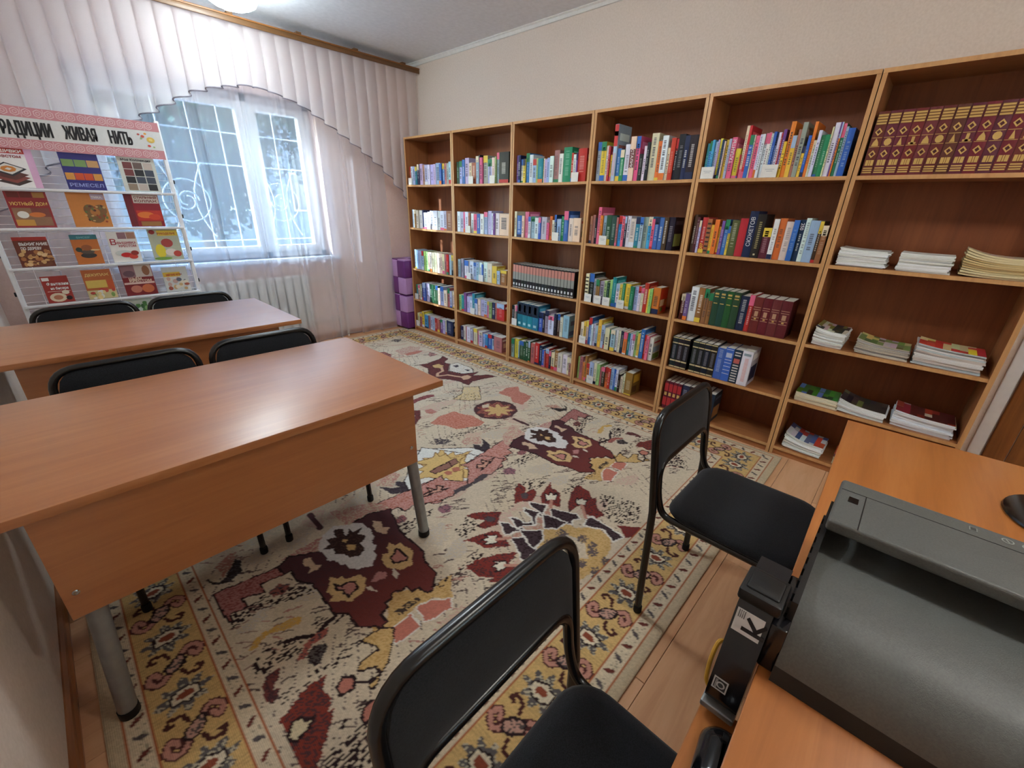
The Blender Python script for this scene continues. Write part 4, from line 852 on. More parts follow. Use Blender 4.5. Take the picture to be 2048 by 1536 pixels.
        draw([mp(.030*math.cos(a), .040*math.sin(a)) for a in [2*PI*k/6 for k in range(6)]], C((218, 206, 180)), LINE, .003, both=False)
        draw([mp(.014*math.cos(a), .022*math.sin(a)) for a in [2*PI*k/10 for k in range(10)]], C((140, 74, 54)), both=False)
        for sg in (-1, 1):
            P = [mp(.1275+sg*(.010+.035*math.sin(s*PI*.9)), sg*(.012+.060*s)) for s in [k/9 for k in range(10)]]
            P += [mp(.1275+sg*(.016-.020*math.sin(s*PI)), sg*(.072-.028*s)) for s in [k/6 for k in range(1, 7)]]
            stroke(P, .0125, C((84, 48, 46)), False); stroke(P, .0075, C((190, 138, 122)), False)
            P = [mp(.1275+sg*.035, -sg*.010), mp(.1275+sg*.062, -sg*.020), mp(.1275+sg*.070, -sg*.050), mp(.1275+sg*.052, -sg*.062), mp(.1275+sg*.048, -sg*.046)]
            stroke(P, .0058, C((80, 46, 42)), False)
        draw([mp(.1275+.030*math.cos(a), .026*math.sin(a)+.012*math.cos(a)) for a in [2*PI*k/14 for k in range(14)]], C((190, 150, 134)), LINE, .004, both=False, speck=C((90, 82, 80)), sp=.35)
    k = .18
    while k < H_-.2: border_motif(k, 0); border_motif(k, 1); k += .2555
    k = .30
    while k < W_-.35: border_motif(k, 2); border_motif(k, 3); k += .2555
    # mesh
    X = RX1-UU; Y = RY0+VV; Z = .0085+.0012*(noise-.5)
    edge = (dist < .008); Z[edge] = .006
    V = np.stack([X, Y, Z], -1).reshape(-1, 3)
    I = np.arange(nu*nv).reshape(nu, nv); F = np.stack([I[:-1, :-1], I[:-1, 1:], I[1:, 1:], I[1:, :-1]], -1).reshape(-1, 4)
    me = bpy.data.meshes.new('rug'); nF = len(F)
    # underside and edge
    base = len(V); cor = [I[0, 0], I[-1, 0], I[-1, -1], I[0, -1]]; rim = np.concatenate([I[:-1, 0], I[-1, :-1], I[:0:-1, -1], I[0, :0:-1]]); low = V[rim].copy(); low[:, 2] = .0006
    V = np.concatenate([V, low]); n = len(rim); R = np.arange(n)
    Fs = np.stack([rim, np.roll(rim, -1), base+np.roll(R, -1), base+R], -1); F = np.concatenate([F, Fs])
    me.vertices.add(len(V)); me.vertices.foreach_set('co', V.astype(np.float32).ravel())
    me.loops.add(F.size); me.loops.foreach_set('vertex_index', F.astype(np.int32).ravel()); me.polygons.add(len(F)); me.polygons.foreach_set('loop_start', np.arange(0, F.size, 4, dtype=np.int32))
    try: me.polygons.foreach_set('loop_total', np.full(len(F), 4, np.int32))
    except Exception: pass
    me.update(calc_edges=True); me.validate()
    srgb = np.clip(img*(1+.10*(noise[..., None]-.5)), 0, 255)/255; ln = np.where(srgb <= .04045, srgb/12.92, ((srgb+.055)/1.055)**2.4).reshape(-1, 3)
    ln = np.concatenate([ln, np.tile(np.array([[.45, .37, .26]]), (n, 1))]); rgba = np.concatenate([ln, np.ones((len(ln), 1))], 1).astype(np.float32)
    ca = me.color_attributes.new('Col', 'FLOAT_COLOR', 'POINT'); ca.data.foreach_set('color', rgba.ravel())
    me.materials.append(M['rug_pile'])
    obj('rug', me, None, 'large cream and burgundy floral rug with yellow scroll border on the floor', 'rug')
build_rug()

# ------------------------------------------------------------------ chairs
def make_chair():
    ch = thing('chair', '', 'chair')
    r = .0125
    # rear uprights: foot to seat level are legs, above is the back frame
    def up(s, z): return (s*(.222-.004*(1-z/.8)), .205+.012*(z/.45) if z < .45 else .217+.042*((z-.45)/.35), z)
    for s in (-1, 1):
        b = MB(); b.tube([up(s, .012), up(s, .22), up(s, .45)], r, 12); lg = b.build('leg', 'black_metal', ch, True)
        b = MB(); b.lathe([(.0, 0), (.014, 0), (.015, .004), (.015, .026), (.0135, .03), (0, .03)], 12, at=up(s, 0)); b.build('foot_cap', 'black_rubber', lg, True)
    top = .80-r
    pl_ = [up(-1, .45), up(-1, .60), (-.222, up(1, top)[1], top), (.222, up(1, top)[1], top), up(1, .60), up(1, .45)]
    b = MB(); b.tube(fillet(pl_, [.05, .085, .085, .05], 7), r, 12); b.build('back_frame', 'black_metal', ch, True)
    # second tube: arch under the backrest, down, forward as seat rails
    xi = .194
    def bk(x, z): return (x, up(1, z)[1]-.004, z)
    arch_ = [(-xi, -.03, .432), (-xi, .195, .432), bk(-xi, .50), bk(-xi, .615), bk(xi, .615), bk(xi, .50), (xi, .195, .432), (xi, -.03, .432)]
    b = MB(); b.tube(fillet(arch_, [.06, .03, .075, .075, .03, .06], 7), r*.92, 12)
    for yy in (.13, -.12): b.tube([(-xi, yy, .428), (xi, yy, .428)], .008, 8)
    b.build('seat_frame', 'black_metal', ch, True)
    for s in (-1, 1):
        b = MB(); b.tube(fillet([(s*xi, -.03, .432), (s*xi, -.185, .432), (s*xi, -.215, .012)], .07, 8), r*.92, 12); lg = b.build('leg', 'black_metal', ch, True)
        b = MB(); b.lathe([(.0, 0), (.014, 0), (.015, .004), (.015, .026), (.0135, .03), (0, .03)], 12, at=(s*xi, -.216, 0)); b.build('foot_cap', 'black_rubber', lg, True)
    # backrest pad
    b = MB(); n = 36; hw = .209; F_ = []; K_ = []
    def zt(x): a = max(0, abs(x)-(hw-.078)); return .783-(.078-math.sqrt(max(0, .078**2-a*a)))
    def zb(x):
        a = max(0, abs(x)-.118); q_ = min(1, a/.078); return .612-(.085*(1-math.sqrt(max(0, 1-q_*q_))))
    m_ = 8
    for side in (-1, 1):
        for i in range(n+1):
            x = -hw+2*hw*i/n
            for j in range(m_+1):
                z = zb(x)+(zt(x)-zb(x))*j/m_; e = min(1, 6*min(i, n-i)/n+.0)*min(1, 3.2*min(j, m_-j)/m_)
                yy = up(1, z)[1]+side*(.004+.0085*e**.5)-.002; b.v.append((x, yy, z))
    N1 = (n+1)*(m_+1)
    for i in range(n):
        for j in range(m_):
            a = i*(m_+1)+j; q4 = (a, a+m_+1, a+m_+2, a+1)
            b.f.append(q4); b.f.append(tuple(N1+k for k in q4[::-1]))
    rim = [i*(m_+1) for i in range(n+1)]+[n*(m_+1)+j for j in range(1, m_+1)]+[i*(m_+1)+m_ for i in range(n-1, -1, -1)]+[j for j in range(m_-1, 0, -1)]
    for k in range(len(rim)): a, c_ = rim[k], rim[(k+1) % len(rim)]; b.f.append((c_, a, N1+a, N1+c_))
    b.c = [(25, 25, 28)]*len(b.f); b.m = [0]*len(b.f); b.build('backrest', 'black_fabric', ch, True)
    # seat cushion
    b = MB(); R = []
    for ins, z in ((.022, .436), (.006, .440), (0, .449), (.002, .458), (.012, .467), (.035, .473), (.09, .477), (.16, .478)):
        R.append(rrect(-.203+ins, .203-ins, -.205+ins, .195-ins, max(.078-ins*.5, .02), z, 6))
    b.rings(R); b.build('seat', 'black_fabric', ch, True)
    return ch
CH = [((-2.205, -2.305), .0, 'black padded metal chair tucked behind the near reading table, right seat'), ((-2.695, -2.305), 0, 'black padded metal chair tucked behind the near reading table, left seat'),
      ((-2.232, -1.055), .0, 'black padded metal chair behind the far reading table, right seat'), ((-2.731, -1.055), 0, 'black padded metal chair behind the far reading table, left seat'),
      ((-1.423, -3.992), 0, 'black padded metal chair facing the desk beside the printer, near the bookcases'), ((-2.452, -4.098), 0, 'black padded metal chair in the foreground with its back to the rug')]
proto = make_chair()
for k, (p, rz, lab) in enumerate(CH):
    c_ = proto if k == 0 else copy_tree(proto)
    onrug = p[1] > -3.9
    c_.location = (p[0], p[1], .0100 if k < 4 else .0098); c_.rotation_euler = (0, 0, rz)
    tag(c_, lab, 'chair', 'black padded metal chairs')

# ------------------------------------------------------------------ reading tables
def make_table():
    t_ = thing('reading_table', '', 'table')
    X0, X1, Y0, Y1, Z = -.595, .595, -.39, .39, .75
    b = MB(); b.rbox(X0, X1, Y0, Y1, Z-.024, Z, .0018, 2); b.build('tabletop', 'table_wood_x', t_, True)
    b = MB(); b.rbox(-.52, .482, -.352, -.336, .415, Z-.024, .0012, 1); mp_ = b.build('modesty_panel', 'table_wood_x', t_, True)
    for sx in (-.495, .458):
        b = MB(); b.lathe([(0, 0), (.007, 0), (.0075, .0015), (.005, .003), (.002, .0022), (0, .0022)], 12); s2 = b.build('screw', 'screw_metal', mp_, True); s2.location = (sx, -.352, .49); s2.rotation_euler = (PI/2, 0, 0)
    for sx in (-1, 1):
        for sy in (-1, 1):
            top_ = Vector((sx*(.455 if sy < 0 else .535), sy*.30, Z-.03)); ft = Vector((sx*(.510 if sy < 0 else .545), sy*.318, .028))
            b = MB(); b.tube([top_, ft], [.0225, .0225], 16); lg = b.build('leg', 'steel_tube', t_, True)
            b = MB(); b.lathe([(0, 0), (.022, 0), (.0245, .004), (.0245, .03), (0, .03)], 16, at=(ft.x, ft.y, 0)); b.build('foot_cap', 'black_rubber', lg, True)
        b = MB(); b.rbox(sx*.452-.02, sx*.452+.02, -.30, .30, Z-.060, Z-.025, .004, 2); b.build('cross_bar', 'steel_tube', t_, True)
    b = MB(); b.rbox(-.44, .44, .0, .04, Z-.055, Z-.03, .004, 2); b.build('stretcher', 'steel_tube', t_, True)
    return t_
t1 = make_table(); tag(t1, 'near wooden reading table with front panel and grey tube legs', 'table', 'two wooden reading tables'); t1.location = (-2.475, -2.588, .0099)
t2 = copy_tree(t1); tag(t2, 'far wooden reading table between the chairs and the display rack'); t2.location = (-2.495, -1.318, .0099)

# ------------------------------------------------------------------ display rack
rk = thing('display_rack', 'white wire display rack with titled header board, by the left of the window', 'display rack', (0, 0, 0))
RXL, RXR, RYF = -2.985, -2.045, -.085
for x in (RXL, RXR):
    b = MB(); b.rbox(x-.013, x+.013, RYF-.013, RYF+.013, .03, 1.86, .006, 2); ps = b.build('post', 'rack_white', rk, True)
    b = MB(); b.rbox(x-.02, x+.02, RYF-.20, RYF+.10, .0095, .034, .008, 2); b.build('foot', 'rack_white', rk, True)
    for z in (1.482, 1.253, 1.022, .787, .55):
        b = MB(); b.rbox(x+(.013 if x == RXR else -.022), x+(.022 if x == RXR else -.013), RYF-.008, RYF+.008, z-.013, z+.013, .003, 2); b.build('clip', 'black_rubber', ps, True)
b = MB()
for z in np.arange(.30, 1.62, .0475): b.tube([(RXL, RYF+.012, z), (RXR, RYF+.012, z)], .0016, 5)
for x in np.linspace(RXL+.10, RXR-.10, 3): b.tube([(x, RYF+.015, .28), (x, RYF+.015, 1.63)], .0018, 5)
b.build('wire_grid', 'rack_white', rk, True)
for z in (1.405, 1.178, .944, .712, .475):
    b = MB(); b.rbox(RXL, RXR, RYF-.045, RYF-.036, z-.012, z+.004, .002, 2); b.rbox(RXL, RXR, RYF-.045, RYF+.010, z-.012, z-.008, .001, 1); b.build('ledge', 'rack_white', rk, True)
# header board with printed ornament
HX0, HX1, HZ0, HZ1, HY = -3.06, -2.045, 1.622, 1.845, RYF-.030
b = MB(); b.box(HX0, HX1, HY, HY+.006, HZ0, HZ1, (222, 222, 220)); hb = b.build('header_board', 'print', rk)
b = MB(); y = HY-.0006; PK = (206, 140, 146); LT = (236, 212, 212)
for z0, z1 in ((HZ0, HZ0+.055), (HZ1-.055, HZ1)):
    b.quad((HX0, y, z0), (HX1, y, z0), (HX1, y, z1), (HX0, y, z1), PK); y2 = y-.0004; zc = (z0+z1)/2; k = 0; x = HX0+.02
    while x < HX1-.02:
        for (ro, ri) in ((.021, .018), (.010, .0075)):
            P = [(ro*math.cos(a), ro*math.sin(a)) for a in [2*PI*j/6+PI/6 for j in range(6)]]; Q = [(ri*math.cos(a), ri*math.sin(a)) for a in [2*PI*j/6+PI/6 for j in range(6)]]
            for j in range(6):
                j2 = (j+1) % 6; b.quad((x+P[j][0], y2, zc+P[j][1]), (x+Q[j][0], y2, zc+Q[j][1]), (x+Q[j2][0], y2, zc+Q[j2][1]), (x+P[j2][0], y2, zc+P[j2][1]), LT)
        if k % 2: b.quad((x+.0225, y2, z0+.002), (x+.0245, y2, z0+.002), (x+.0245, y2, z1-.002), (x+.0225, y2, z1-.002), LT)
        x += .047; k += 1
for (x, z, r, c) in ((-2.105, 1.737, .022, (226, 190, 90)), (-2.145, 1.755, .010, (206, 90, 70)), (-2.128, 1.772, .008, (226, 160, 70)), (-2.165, 1.765, .007, (200, 90, 80)), (-2.120, 1.700, .009, (206, 80, 70)), (-2.095, 1.695, .006, (150, 180, 110)), (-2.155, 1.742, .006, (160, 190, 120)), (-2.105, 1.737, .010, (244, 220, 140))):
    b.add([(x+r*math.cos(a), y-.0006-(.0004 if r == .010 else 0), z+r*.8*math.sin(a)) for a in [2*PI*k/12 for k in range(12)]], [tuple(range(12))], c)
b.build('ornament_print', 'print', hb, kind='stuff')
for s_t, xc, w_ in (('ТРАДИЦИИ', -2.700, .236), ('ЖИВАЯ', -2.455, .150), ('НИТЬ', -2.262, .112)):
    me = text_mesh(s_t, .1, (24, 24, 28), .0018); xs = [v_.co.x for v_ in me.vertices]; zs = [v_.co.y for v_ in me.vertices]; wx = max(xs)-min(xs)
    for v_ in me.vertices: v_.co.x = (v_.co.x-(min(xs)+max(xs))/2)*w_/wx; v_.co.y = (v_.co.y-.0)*.073/.073
    vs_ = [tuple(v_.co) for v_ in me.vertices]; fs_ = [tuple(p.vertices) for p in me.polygons]; b = MB()
    for k, dx in enumerate((-.0022, -.0008, .0008, .0022)): b.add([(p[0]+dx, p[1], p[2]+k*.00008) for p in vs_], fs_, (24, 24, 28))
    bpy.data.meshes.remove(me); b.build('lettering', 'print', hb, loc=(xc, HY-.0012, 1.697), rot=(PI/2, 0, 0), kind='stuff')

# magazines and booklets shown face out on the rack
def ell(b, cx, cz, rx, rz, y, c, n=14, a0=0): b.add([(cx+rx*math.cos(2*PI*k/n+a0), y, cz+rz*math.sin(2*PI*k/n+a0)) for k in range(n)], [tuple(range(n))], c)
def booklet(name, x0, x1, z0, z1, base, patches, texts, label, blobs=()):
    w_, h_ = x1-x0, z1-z0
    o = thing(name, label, 'magazine', (x0, RYF-.034, z0+.002), 0, 'craft magazines shown on the wire rack'); o.rotation_euler = (-.06, 0, 0)
    b = MB(); b.rbox(0, w_, 0, .006, 0, h_, .001, 1, base); bd = b.build('cover', 'print', o)
    b = MB(); k = 0
    for (a0, a1, b0, b1, c) in patches:
        k += 1; y = -.0003-.00008*k; b.quad((a0*w_, y, b0*h_), (a1*w_, y, b0*h_), (a1*w_, y, b1*h_), (a0*w_, y, b1*h_), c)
    for bl in blobs:
        cx, cz, rx, rz, c = bl[:5]; k += 1; ell(b, cx*w_, cz*h_, rx*w_, rz*h_, -.0003-.00008*k, c, bl[5] if len(bl) > 5 else 14, .12 if len(bl) > 5 else 0)
    if b.f: b.build('cover_print', 'print', o, kind='stuff')
    for (s, tx, tz, sz, c, fit) in texts:
        me = text_mesh(s, sz*h_, c, .0006); xs = [v_.co.x for v_ in me.vertices]
        if xs:
            wx = max(xs)-min(xs); f_ = fit*w_/wx
            for v_ in me.vertices: v_.co.x = (v_.co.x-(min(xs)+max(xs))/2)*f_
        obj('lettering', me, o, loc=(tx*w_, -.0003-.00008*(k+6), tz*h_), rot=(PI/2, 0, 0))
    return o
rr = random.Random(3)
def mosaic(x0, x1, z0, z1, nx, nz, pal, gap=.03):
    return [(x0+(x1-x0)*(i+gap)/nx, x0+(x1-x0)*(i+1-gap)/nx, z0+(z1-z0)*(j+gap)/nz, z0+(z1-z0)*(j+1-gap)/nz, rr.choice(pal)) for i in range(nx) for j in range(nz)]
def scatter(n, x0, x1, z0, z1, r, pal): return [(rr.uniform(x0, x1), rr.uniform(z0, z1), r*rr.uniform(.6, 1.2), r*rr.uniform(.5, 1.0), rr.choice(pal)) for _ in range(n)]
WH, RD = (240, 238, 234), (190, 40, 44)
booklet('magazine', -2.885, -2.703, 1.409, 1.622, (232, 220, 226), [(0, .82, .86, 1, (190, 60, 56)), (.82, 1, 0, 1, (222, 176, 208)), (.0, .82, 0, .8, (238, 234, 232))], [('ВЫШИВКИ', .42, .885, .10, WH, .7), ('крестом', .42, .755, .11, (150, 40, 50), .6)],
        'white craft magazine with stacked embroidered cushions, top row left', [(.40, .16, .40, .12, (70, 52, 50), 4), (.38, .24, .40, .13, (140, 74, 66), 4), (.37, .32, .40, .13, (96, 56, 52), 4), (.34, .46, .42, .18, (54, 54, 60), 4), (.34, .47, .34, .14, (226, 222, 214), 4), (.34, .47, .18, .08, (206, 130, 60), 8), (.34, .47, .08, .035, (226, 222, 214), 4)])
booklet('magazine', -2.592, -2.410, 1.409, 1.622, (48, 46, 122), mosaic(.02, .98, .62, .82, 3, 1, [(190, 90, 60), (120, 150, 90), (196, 150, 100), (170, 70, 60)])+mosaic(.02, .98, .26, .46, 4, 1, [(206, 80, 40), (196, 140, 80), (90, 80, 50), (214, 150, 70)]), [('РЕМЕСЕЛ', .5, .08, .13, (150, 160, 220), .88)], 'navy craft magazine with two strips of photos, top row middle')
booklet('magazine', -2.316, -2.118, 1.409, 1.622, (212, 214, 206), mosaic(.1, .92, .03, .86, 3, 4, [(50, 52, 70), (120, 60, 60), (150, 130, 110), (70, 76, 90), (40, 40, 44), (196, 180, 170), (110, 90, 84)], .05), [('Моя Коллекция', .5, .89, .085, (50, 50, 60), .8)], 'grey magazine with a grid of twelve small photos, top row right')
booklet('magazine', -2.884, -2.706, 1.183, 1.388, (150, 44, 48), mosaic(.05, .95, .83, .99, 3, 1, [(110, 40, 30), (80, 50, 40), (170, 120, 60)])+[(.06, .94, .05, .55, (150, 110, 84)), (.5, .94, .3, .55, (130, 70, 60)), (.06, .5, .05, .22, (206, 150, 70))], [('УЮТНЫЙ ДОМ', .5, .62, .12, (236, 196, 110), .9)], 'red magazine with a living room photo and yellow title, second row left', [(.28, .36, .14, .10, (236, 232, 224)), (.62, .36, .2, .07, (214, 120, 60))])
booklet('magazine', -2.620, -2.436, 1.183, 1.393, (206, 130, 62), [(.62, .98, .8, .97, (190, 170, 190))], [('ТИКА', .78, .84, .08, WH, .28)], 'orange magazine with a dried flower heart, second row middle', [(.35+.16, .5, .17, .16, (120, 84, 50)), (.80, .5, .16, .16, (128, 88, 52)), (.62, .32, .24, .2, (124, 90, 50)), (.63, .44, .13, .12, (176, 112, 56))]+scatter(26, .36, .92, .15, .62, .04, [(150, 60, 40), (200, 160, 100), (100, 110, 60), (90, 50, 40)]))
booklet('magazine', -2.338, -2.150, 1.183, 1.394, (150, 32, 48), [(.0, .2, 0, 1, (112, 26, 40)), (.24, .98, .72, .97, (226, 214, 204)), (.24, .98, .18, .5, (196, 50, 40)), (.3, .9, .02, .16, (160, 110, 60))], [('СТИЛЬНЫЙ', .61, .86, .09, (130, 40, 40), .66), ('КОЛЛАЖ', .61, .75, .10, (120, 34, 36), .66)], 'crimson magazine with a cream title box, second row right', [(.5, .36, .25, .1, (226, 120, 50)), (.75, .3, .18, .09, (214, 70, 40))])
booklet('magazine', -2.925, -2.775, .949, 1.128, (110, 52, 36), [(0, 1, .88, 1, (170, 50, 40))], [('ВЫЖИГАНИЕ', .56, .72, .13, WH, .82), ('ПО ДЕРЕВУ', .46, .58, .12, WH, .6)], 'brown magazine with a heap of carved wooden pieces, third row left', scatter(46, .1, .95, .05, .55, .075, [(214, 168, 112), (196, 140, 84), (176, 112, 66), (226, 190, 140), (120, 70, 44)]))
booklet('magazine', -2.671, -2.539, .949, 1.136, (196, 110, 48), [(0, 1, .84, 1, (60, 120, 130))], [('БИСЕР', .5, .88, .08, (110, 170, 176), .5)], 'orange booklet with a teal top and dark figures, third row second', [(.5, .3, .3, .09, (60, 52, 50)), (.5, .42, .26, .07, (90, 76, 64)), (.5, .56, .2, .1, (150, 84, 44)), (.2, .5, .12, .08, (50, 60, 50)), (.8, .48, .18, .025, (220, 190, 140))])
booklet('magazine', -2.490, -2.335, .949, 1.151, (232, 228, 222), mosaic(.35, .98, .76, .98, 2, 1, [(150, 110, 120), (110, 80, 70), (176, 130, 110)]), [('В', .17, .58, .26, (170, 40, 50), .2), ('ВЫШИВКА', .62, .60, .10, (170, 50, 60), .66), ('КРЕСТОМ', .62, .50, .10, (170, 50, 60), .6)], 'white magazine with a cup of red berries, third row third', [(.42, .3, .3, .1, (196, 200, 196)), (.5, .24, .2, .08, (196, 30, 36)), (.72, .18, .16, .08, (206, 70, 56)), (.8, .3, .14, .08, (150, 50, 44))])
booklet('magazine', -2.266, -2.090, .949, 1.166, (186, 190, 168), [(.3, .98, .78, .95, (226, 196, 70))], [('РУКОДЕЛИЕ', .6, .82, .08, (170, 60, 40), .6)], 'pale green magazine with a yellow bell and red egg, third row right', [(.28, .3, .17, .22, (226, 206, 60)), (.55, .55, .2, .14, (176, 70, 66)), (.62, .25, .2, .12, (226, 214, 206)), (.82, .2, .14, .1, (190, 70, 60)), (.3, .06, .3, .05, (120, 160, 70)), (.14, .9, .1, .07, (150, 40, 40))])
booklet('magazine', -2.872, -2.747, .717, .886, (160, 50, 42), [(.04, .3, .83, .95, (230, 224, 220)), (.1, .95, .42, .44, (226, 200, 180))], [('Фантазии', .56, .66, .15, WH, .8), ('из бисера', .58, .50, .13, WH, .66)], 'red booklet with a beaded brooch, bottom row left', [(.42, .2, .32, .17, (226, 206, 176)), (.42, .2, .18, .09, (190, 120, 90)), (.75, .38, .14, .08, (230, 214, 190)), (.82, .16, .12, .08, (50, 36, 36))])
booklet('magazine', -2.676, -2.528, .717, .911, (186, 100, 52), [(.05, .75, .38, .64, (214, 180, 90)), (.78, .98, .3, .62, (196, 84, 44)), (0, 1, 0, .3, (206, 190, 140))], [('ДЕКУПАЖ', .5, .78, .12, (236, 206, 130), .82)], 'orange magazine with yellow decorated boxes, bottom row second', scatter(14, .05, .95, .03, .32, .09, [(230, 226, 214), (120, 150, 80), (190, 70, 60), (226, 200, 140)]))
booklet('magazine', -2.478, -2.301, .717, .933, (130, 36, 40), [(.02, .45, .58, .98, (150, 110, 116)), (.45, .98, .58, .98, (206, 190, 180)), (.02, .98, .36, .42, (226, 190, 180))], [('ШЬЁМ', .4, .5, .1, (236, 214, 190), .4), ('КРЕСТОМ', .55, .43, .09, (236, 214, 190), .7)], 'maroon magazine with a figurine photo, bottom row third', [(.35, .2, .18, .12, (196, 120, 100)), (.72, .2, .2, .14, (206, 110, 70)), (.8, .78, .12, .16, (150, 100, 70)), (.25, .7, .18, .1, (110, 80, 90))])
booklet('magazine', -2.248, -2.095, .717, .896, (206, 208, 204), [(.02, .7, .62, .8, (226, 186, 70))], [('МЯГКИЕ ИГРЫ', .45, .66, .10, (180, 60, 50), .62)], 'grey booklet with small handmade toys, bottom row right', scatter(16, .1, .92, .06, .56, .1, [(206, 170, 120), (90, 96, 110), (230, 220, 200), (170, 90, 70), (196, 160, 150)]))
booklet('magazine', -2.885, -2.690, .485, .695, (150, 40, 44), [(0, .35, .8, .9, (226, 190, 70))], [], 'dark red magazine below the bottom row, half hidden by the chair')
booklet('magazine', -2.500, -2.350, .485, .690, (196, 206, 196), [(.1, .9, .1, .3, (210, 210, 206))], [], 'pale magazine with green leaves, low between the two chair backs', scatter(14, .3, .85, .5, .9, .09, [(90, 140, 80), (140, 180, 120), (70, 110, 70)]))

# ------------------------------------------------------------------ poufs in the corner
DKP, LTP = (112, 48, 124), (190, 148, 202)
for k in range(2):
    z0 = .022+k*.395
    o = thing('pouf', ('lower' if k == 0 else 'upper')+' purple patchwork leatherette pouf stacked in the corner', 'pouf', (.052, .157, z0-.004), 0, 'two purple poufs')
    b = MB(); b.rbox(-.132, .132, -.132, .132, .0, .382, .03, 3, DKP); b.build('body', 'leatherette', o, True)
    for fx in range(4):
        for i in range(2):
            for j in range(2):
                c = (DKP, LTP)[(i+j+fx+k) % 2]
                b = MB(); b.rbox(-.0665, .0665, -.010, .012, -.093, .093, .010, 3, c); p = b.build('patch', 'leatherette', o, True)
                a = fx*PI/2; px_, py_ = (i-.5)*.135, -.132; p.location = (px_*math.cos(a)-py_*math.sin(a), px_*math.sin(a)+py_*math.cos(a), .19+(j-.5)*.188); p.rotation_euler = (0, 0, a)
    for i in range(2):
        for j in range(2):
            b = MB(); b.rbox(-.066, .066, -.066, .066, -.012, .007, .009, 3, (DKP, LTP)[(i+j+k) % 2]); p = b.build('patch', 'leatherette', o, True); p.location = ((i-.5)*.134, (j-.5)*.134, .382)
    if k == 0:
        for sx in (-1, 1):
            for sy in (-1, 1): b = MB(); b.lathe([(0, -.018), (.02, -.018), (.022, 0), (0, 0)], 12, at=(sx*.1, sy*.1, 0)); b.build('foot', 'black_rubber', o, True)

# ------------------------------------------------------------------ ceiling lamp, plus two unseen ones added for fill
for lab, y_, mat in (('pale green white ribbed glass ceiling lamp near the curtain rail', -.42, 'lamp_glass'), ('unseen ribbed glass ceiling lamp added for fill above the near reading table', -2.55, 'fill_lamp_glass'), ('unseen ribbed glass ceiling lamp added for fill above the desk end', -5.0, 'fill_lamp_glass_warm')):
    lm = thing('ceiling_lamp', lab, 'ceiling lamp', (-1.53, y_, ZC), 0, 'row of ceiling lamps')
    b = MB(); b.lathe([(0, 0), (.075, 0), (.075, -.018), (.03, -.028), (.016, -.05), (.016, -.07), (0, -.07)], 24); b.build('ceiling_rose', 'white_paint', lm, True)
    b = MB(); R = []
    for r_, z_ in ((.02, -.055), (.07, -.06), (.125, -.072), (.15, -.09), (.152, -.105), (.135, -.135), (.10, -.158), (.05, -.172), (.012, -.176)):
        R.append([(r_*(1+.045*math.cos(8*2*PI*k/64))*math.cos(2*PI*k/64), r_*(1+.045*math.cos(8*2*PI*k/64))*math.sin(2*PI*k/64), z_) for k in range(64)])
    b.rings(R); b.build('glass_shade', mat, lm, True)

# ------------------------------------------------------------------ desk with printer
dk = thing('desk', 'orange wooden desk with the printer on it in the right foreground', 'desk', (-1.088, -4.160, 0), .0244)
b = MB(); b.rbox(-1.66, 0, -.78, 0, .726, .75, .0018, 2); b.build('desk_top', 'desk_wood_x', dk, True)
for x in (-.060, -1.62): b = MB(); b.box(x-.016, x, -.72, -.06, 0, .726); b.build('side_panel', 'desk_wood_z', dk)
b = MB(); b.box(-1.62, -.076, -.60, -.584, .32, .726); b.build('modesty_panel', 'desk_wood_x', dk)
b = MB(); b.rbox(-1.58, -1.165, -.44, .052, .634, .650, .0015, 1); tr = b.build('keyboard_tray', 'desk_wood_x', dk, True)
for x in (-1.57, -1.19): b = MB(); b.box(x-.01, x+.01, -.44, -.02, .650, .726); b.build('runner', 'steel_tube', dk)

pr = thing('printer', 'dark grey inkjet printer with external black ink tank on the desk', 'printer', (0, 0, .0))
PY0, PY1 = -4.66, -4.206
def prism(name, prof, y0, y1, mat, par, smooth=True, bev=0):
    b = MB(); b.rings([[(x, y0, z) for x, z in prof], [(x, y1, z) for x, z in prof]]); return b.build(name, mat, par, smooth)
body = [(-1.86, .754), (-1.86, .884), (-1.90, .884), (-1.912, .832), (-1.95, .830), (-2.0, .838), (-2.06, .853), (-2.11, .857), (-2.15, .854), (-2.18, .846), (-2.203, .832), (-2.220, .812), (-2.230, .785), (-2.236, .754)]
prism('body', body, PY0, PY1, 'printer_grey', pr)
prism('lower_case', [(-1.868, .7505), (-1.868, .790), (-2.228, .790), (-2.2385, .7505)], PY0+.002, PY1+.0006, 'printer_dark', pr, False)
b = MB(); b.rbox(-2.0, -1.832, PY0+.004, PY1+.004, .880, .903, .006, 3); hd = b.build('control_panel', 'printer_grey', pr, True)
b = MB(); b.box(-1.876, -1.8745, PY0+.01, PY1-.0, .9028, .9034); b.box(-1.998, -1.876, PY1-.038, PY1-.0366, .9028, .9034); b.build('panel_seam', 'printer_dark', hd)
b = MB(); b.rbox(-1.918, -1.894, PY1-.030, PY1-.012, .9005, .9036, .002, 1); b.build('latch', 'gloss_black', hd, True)
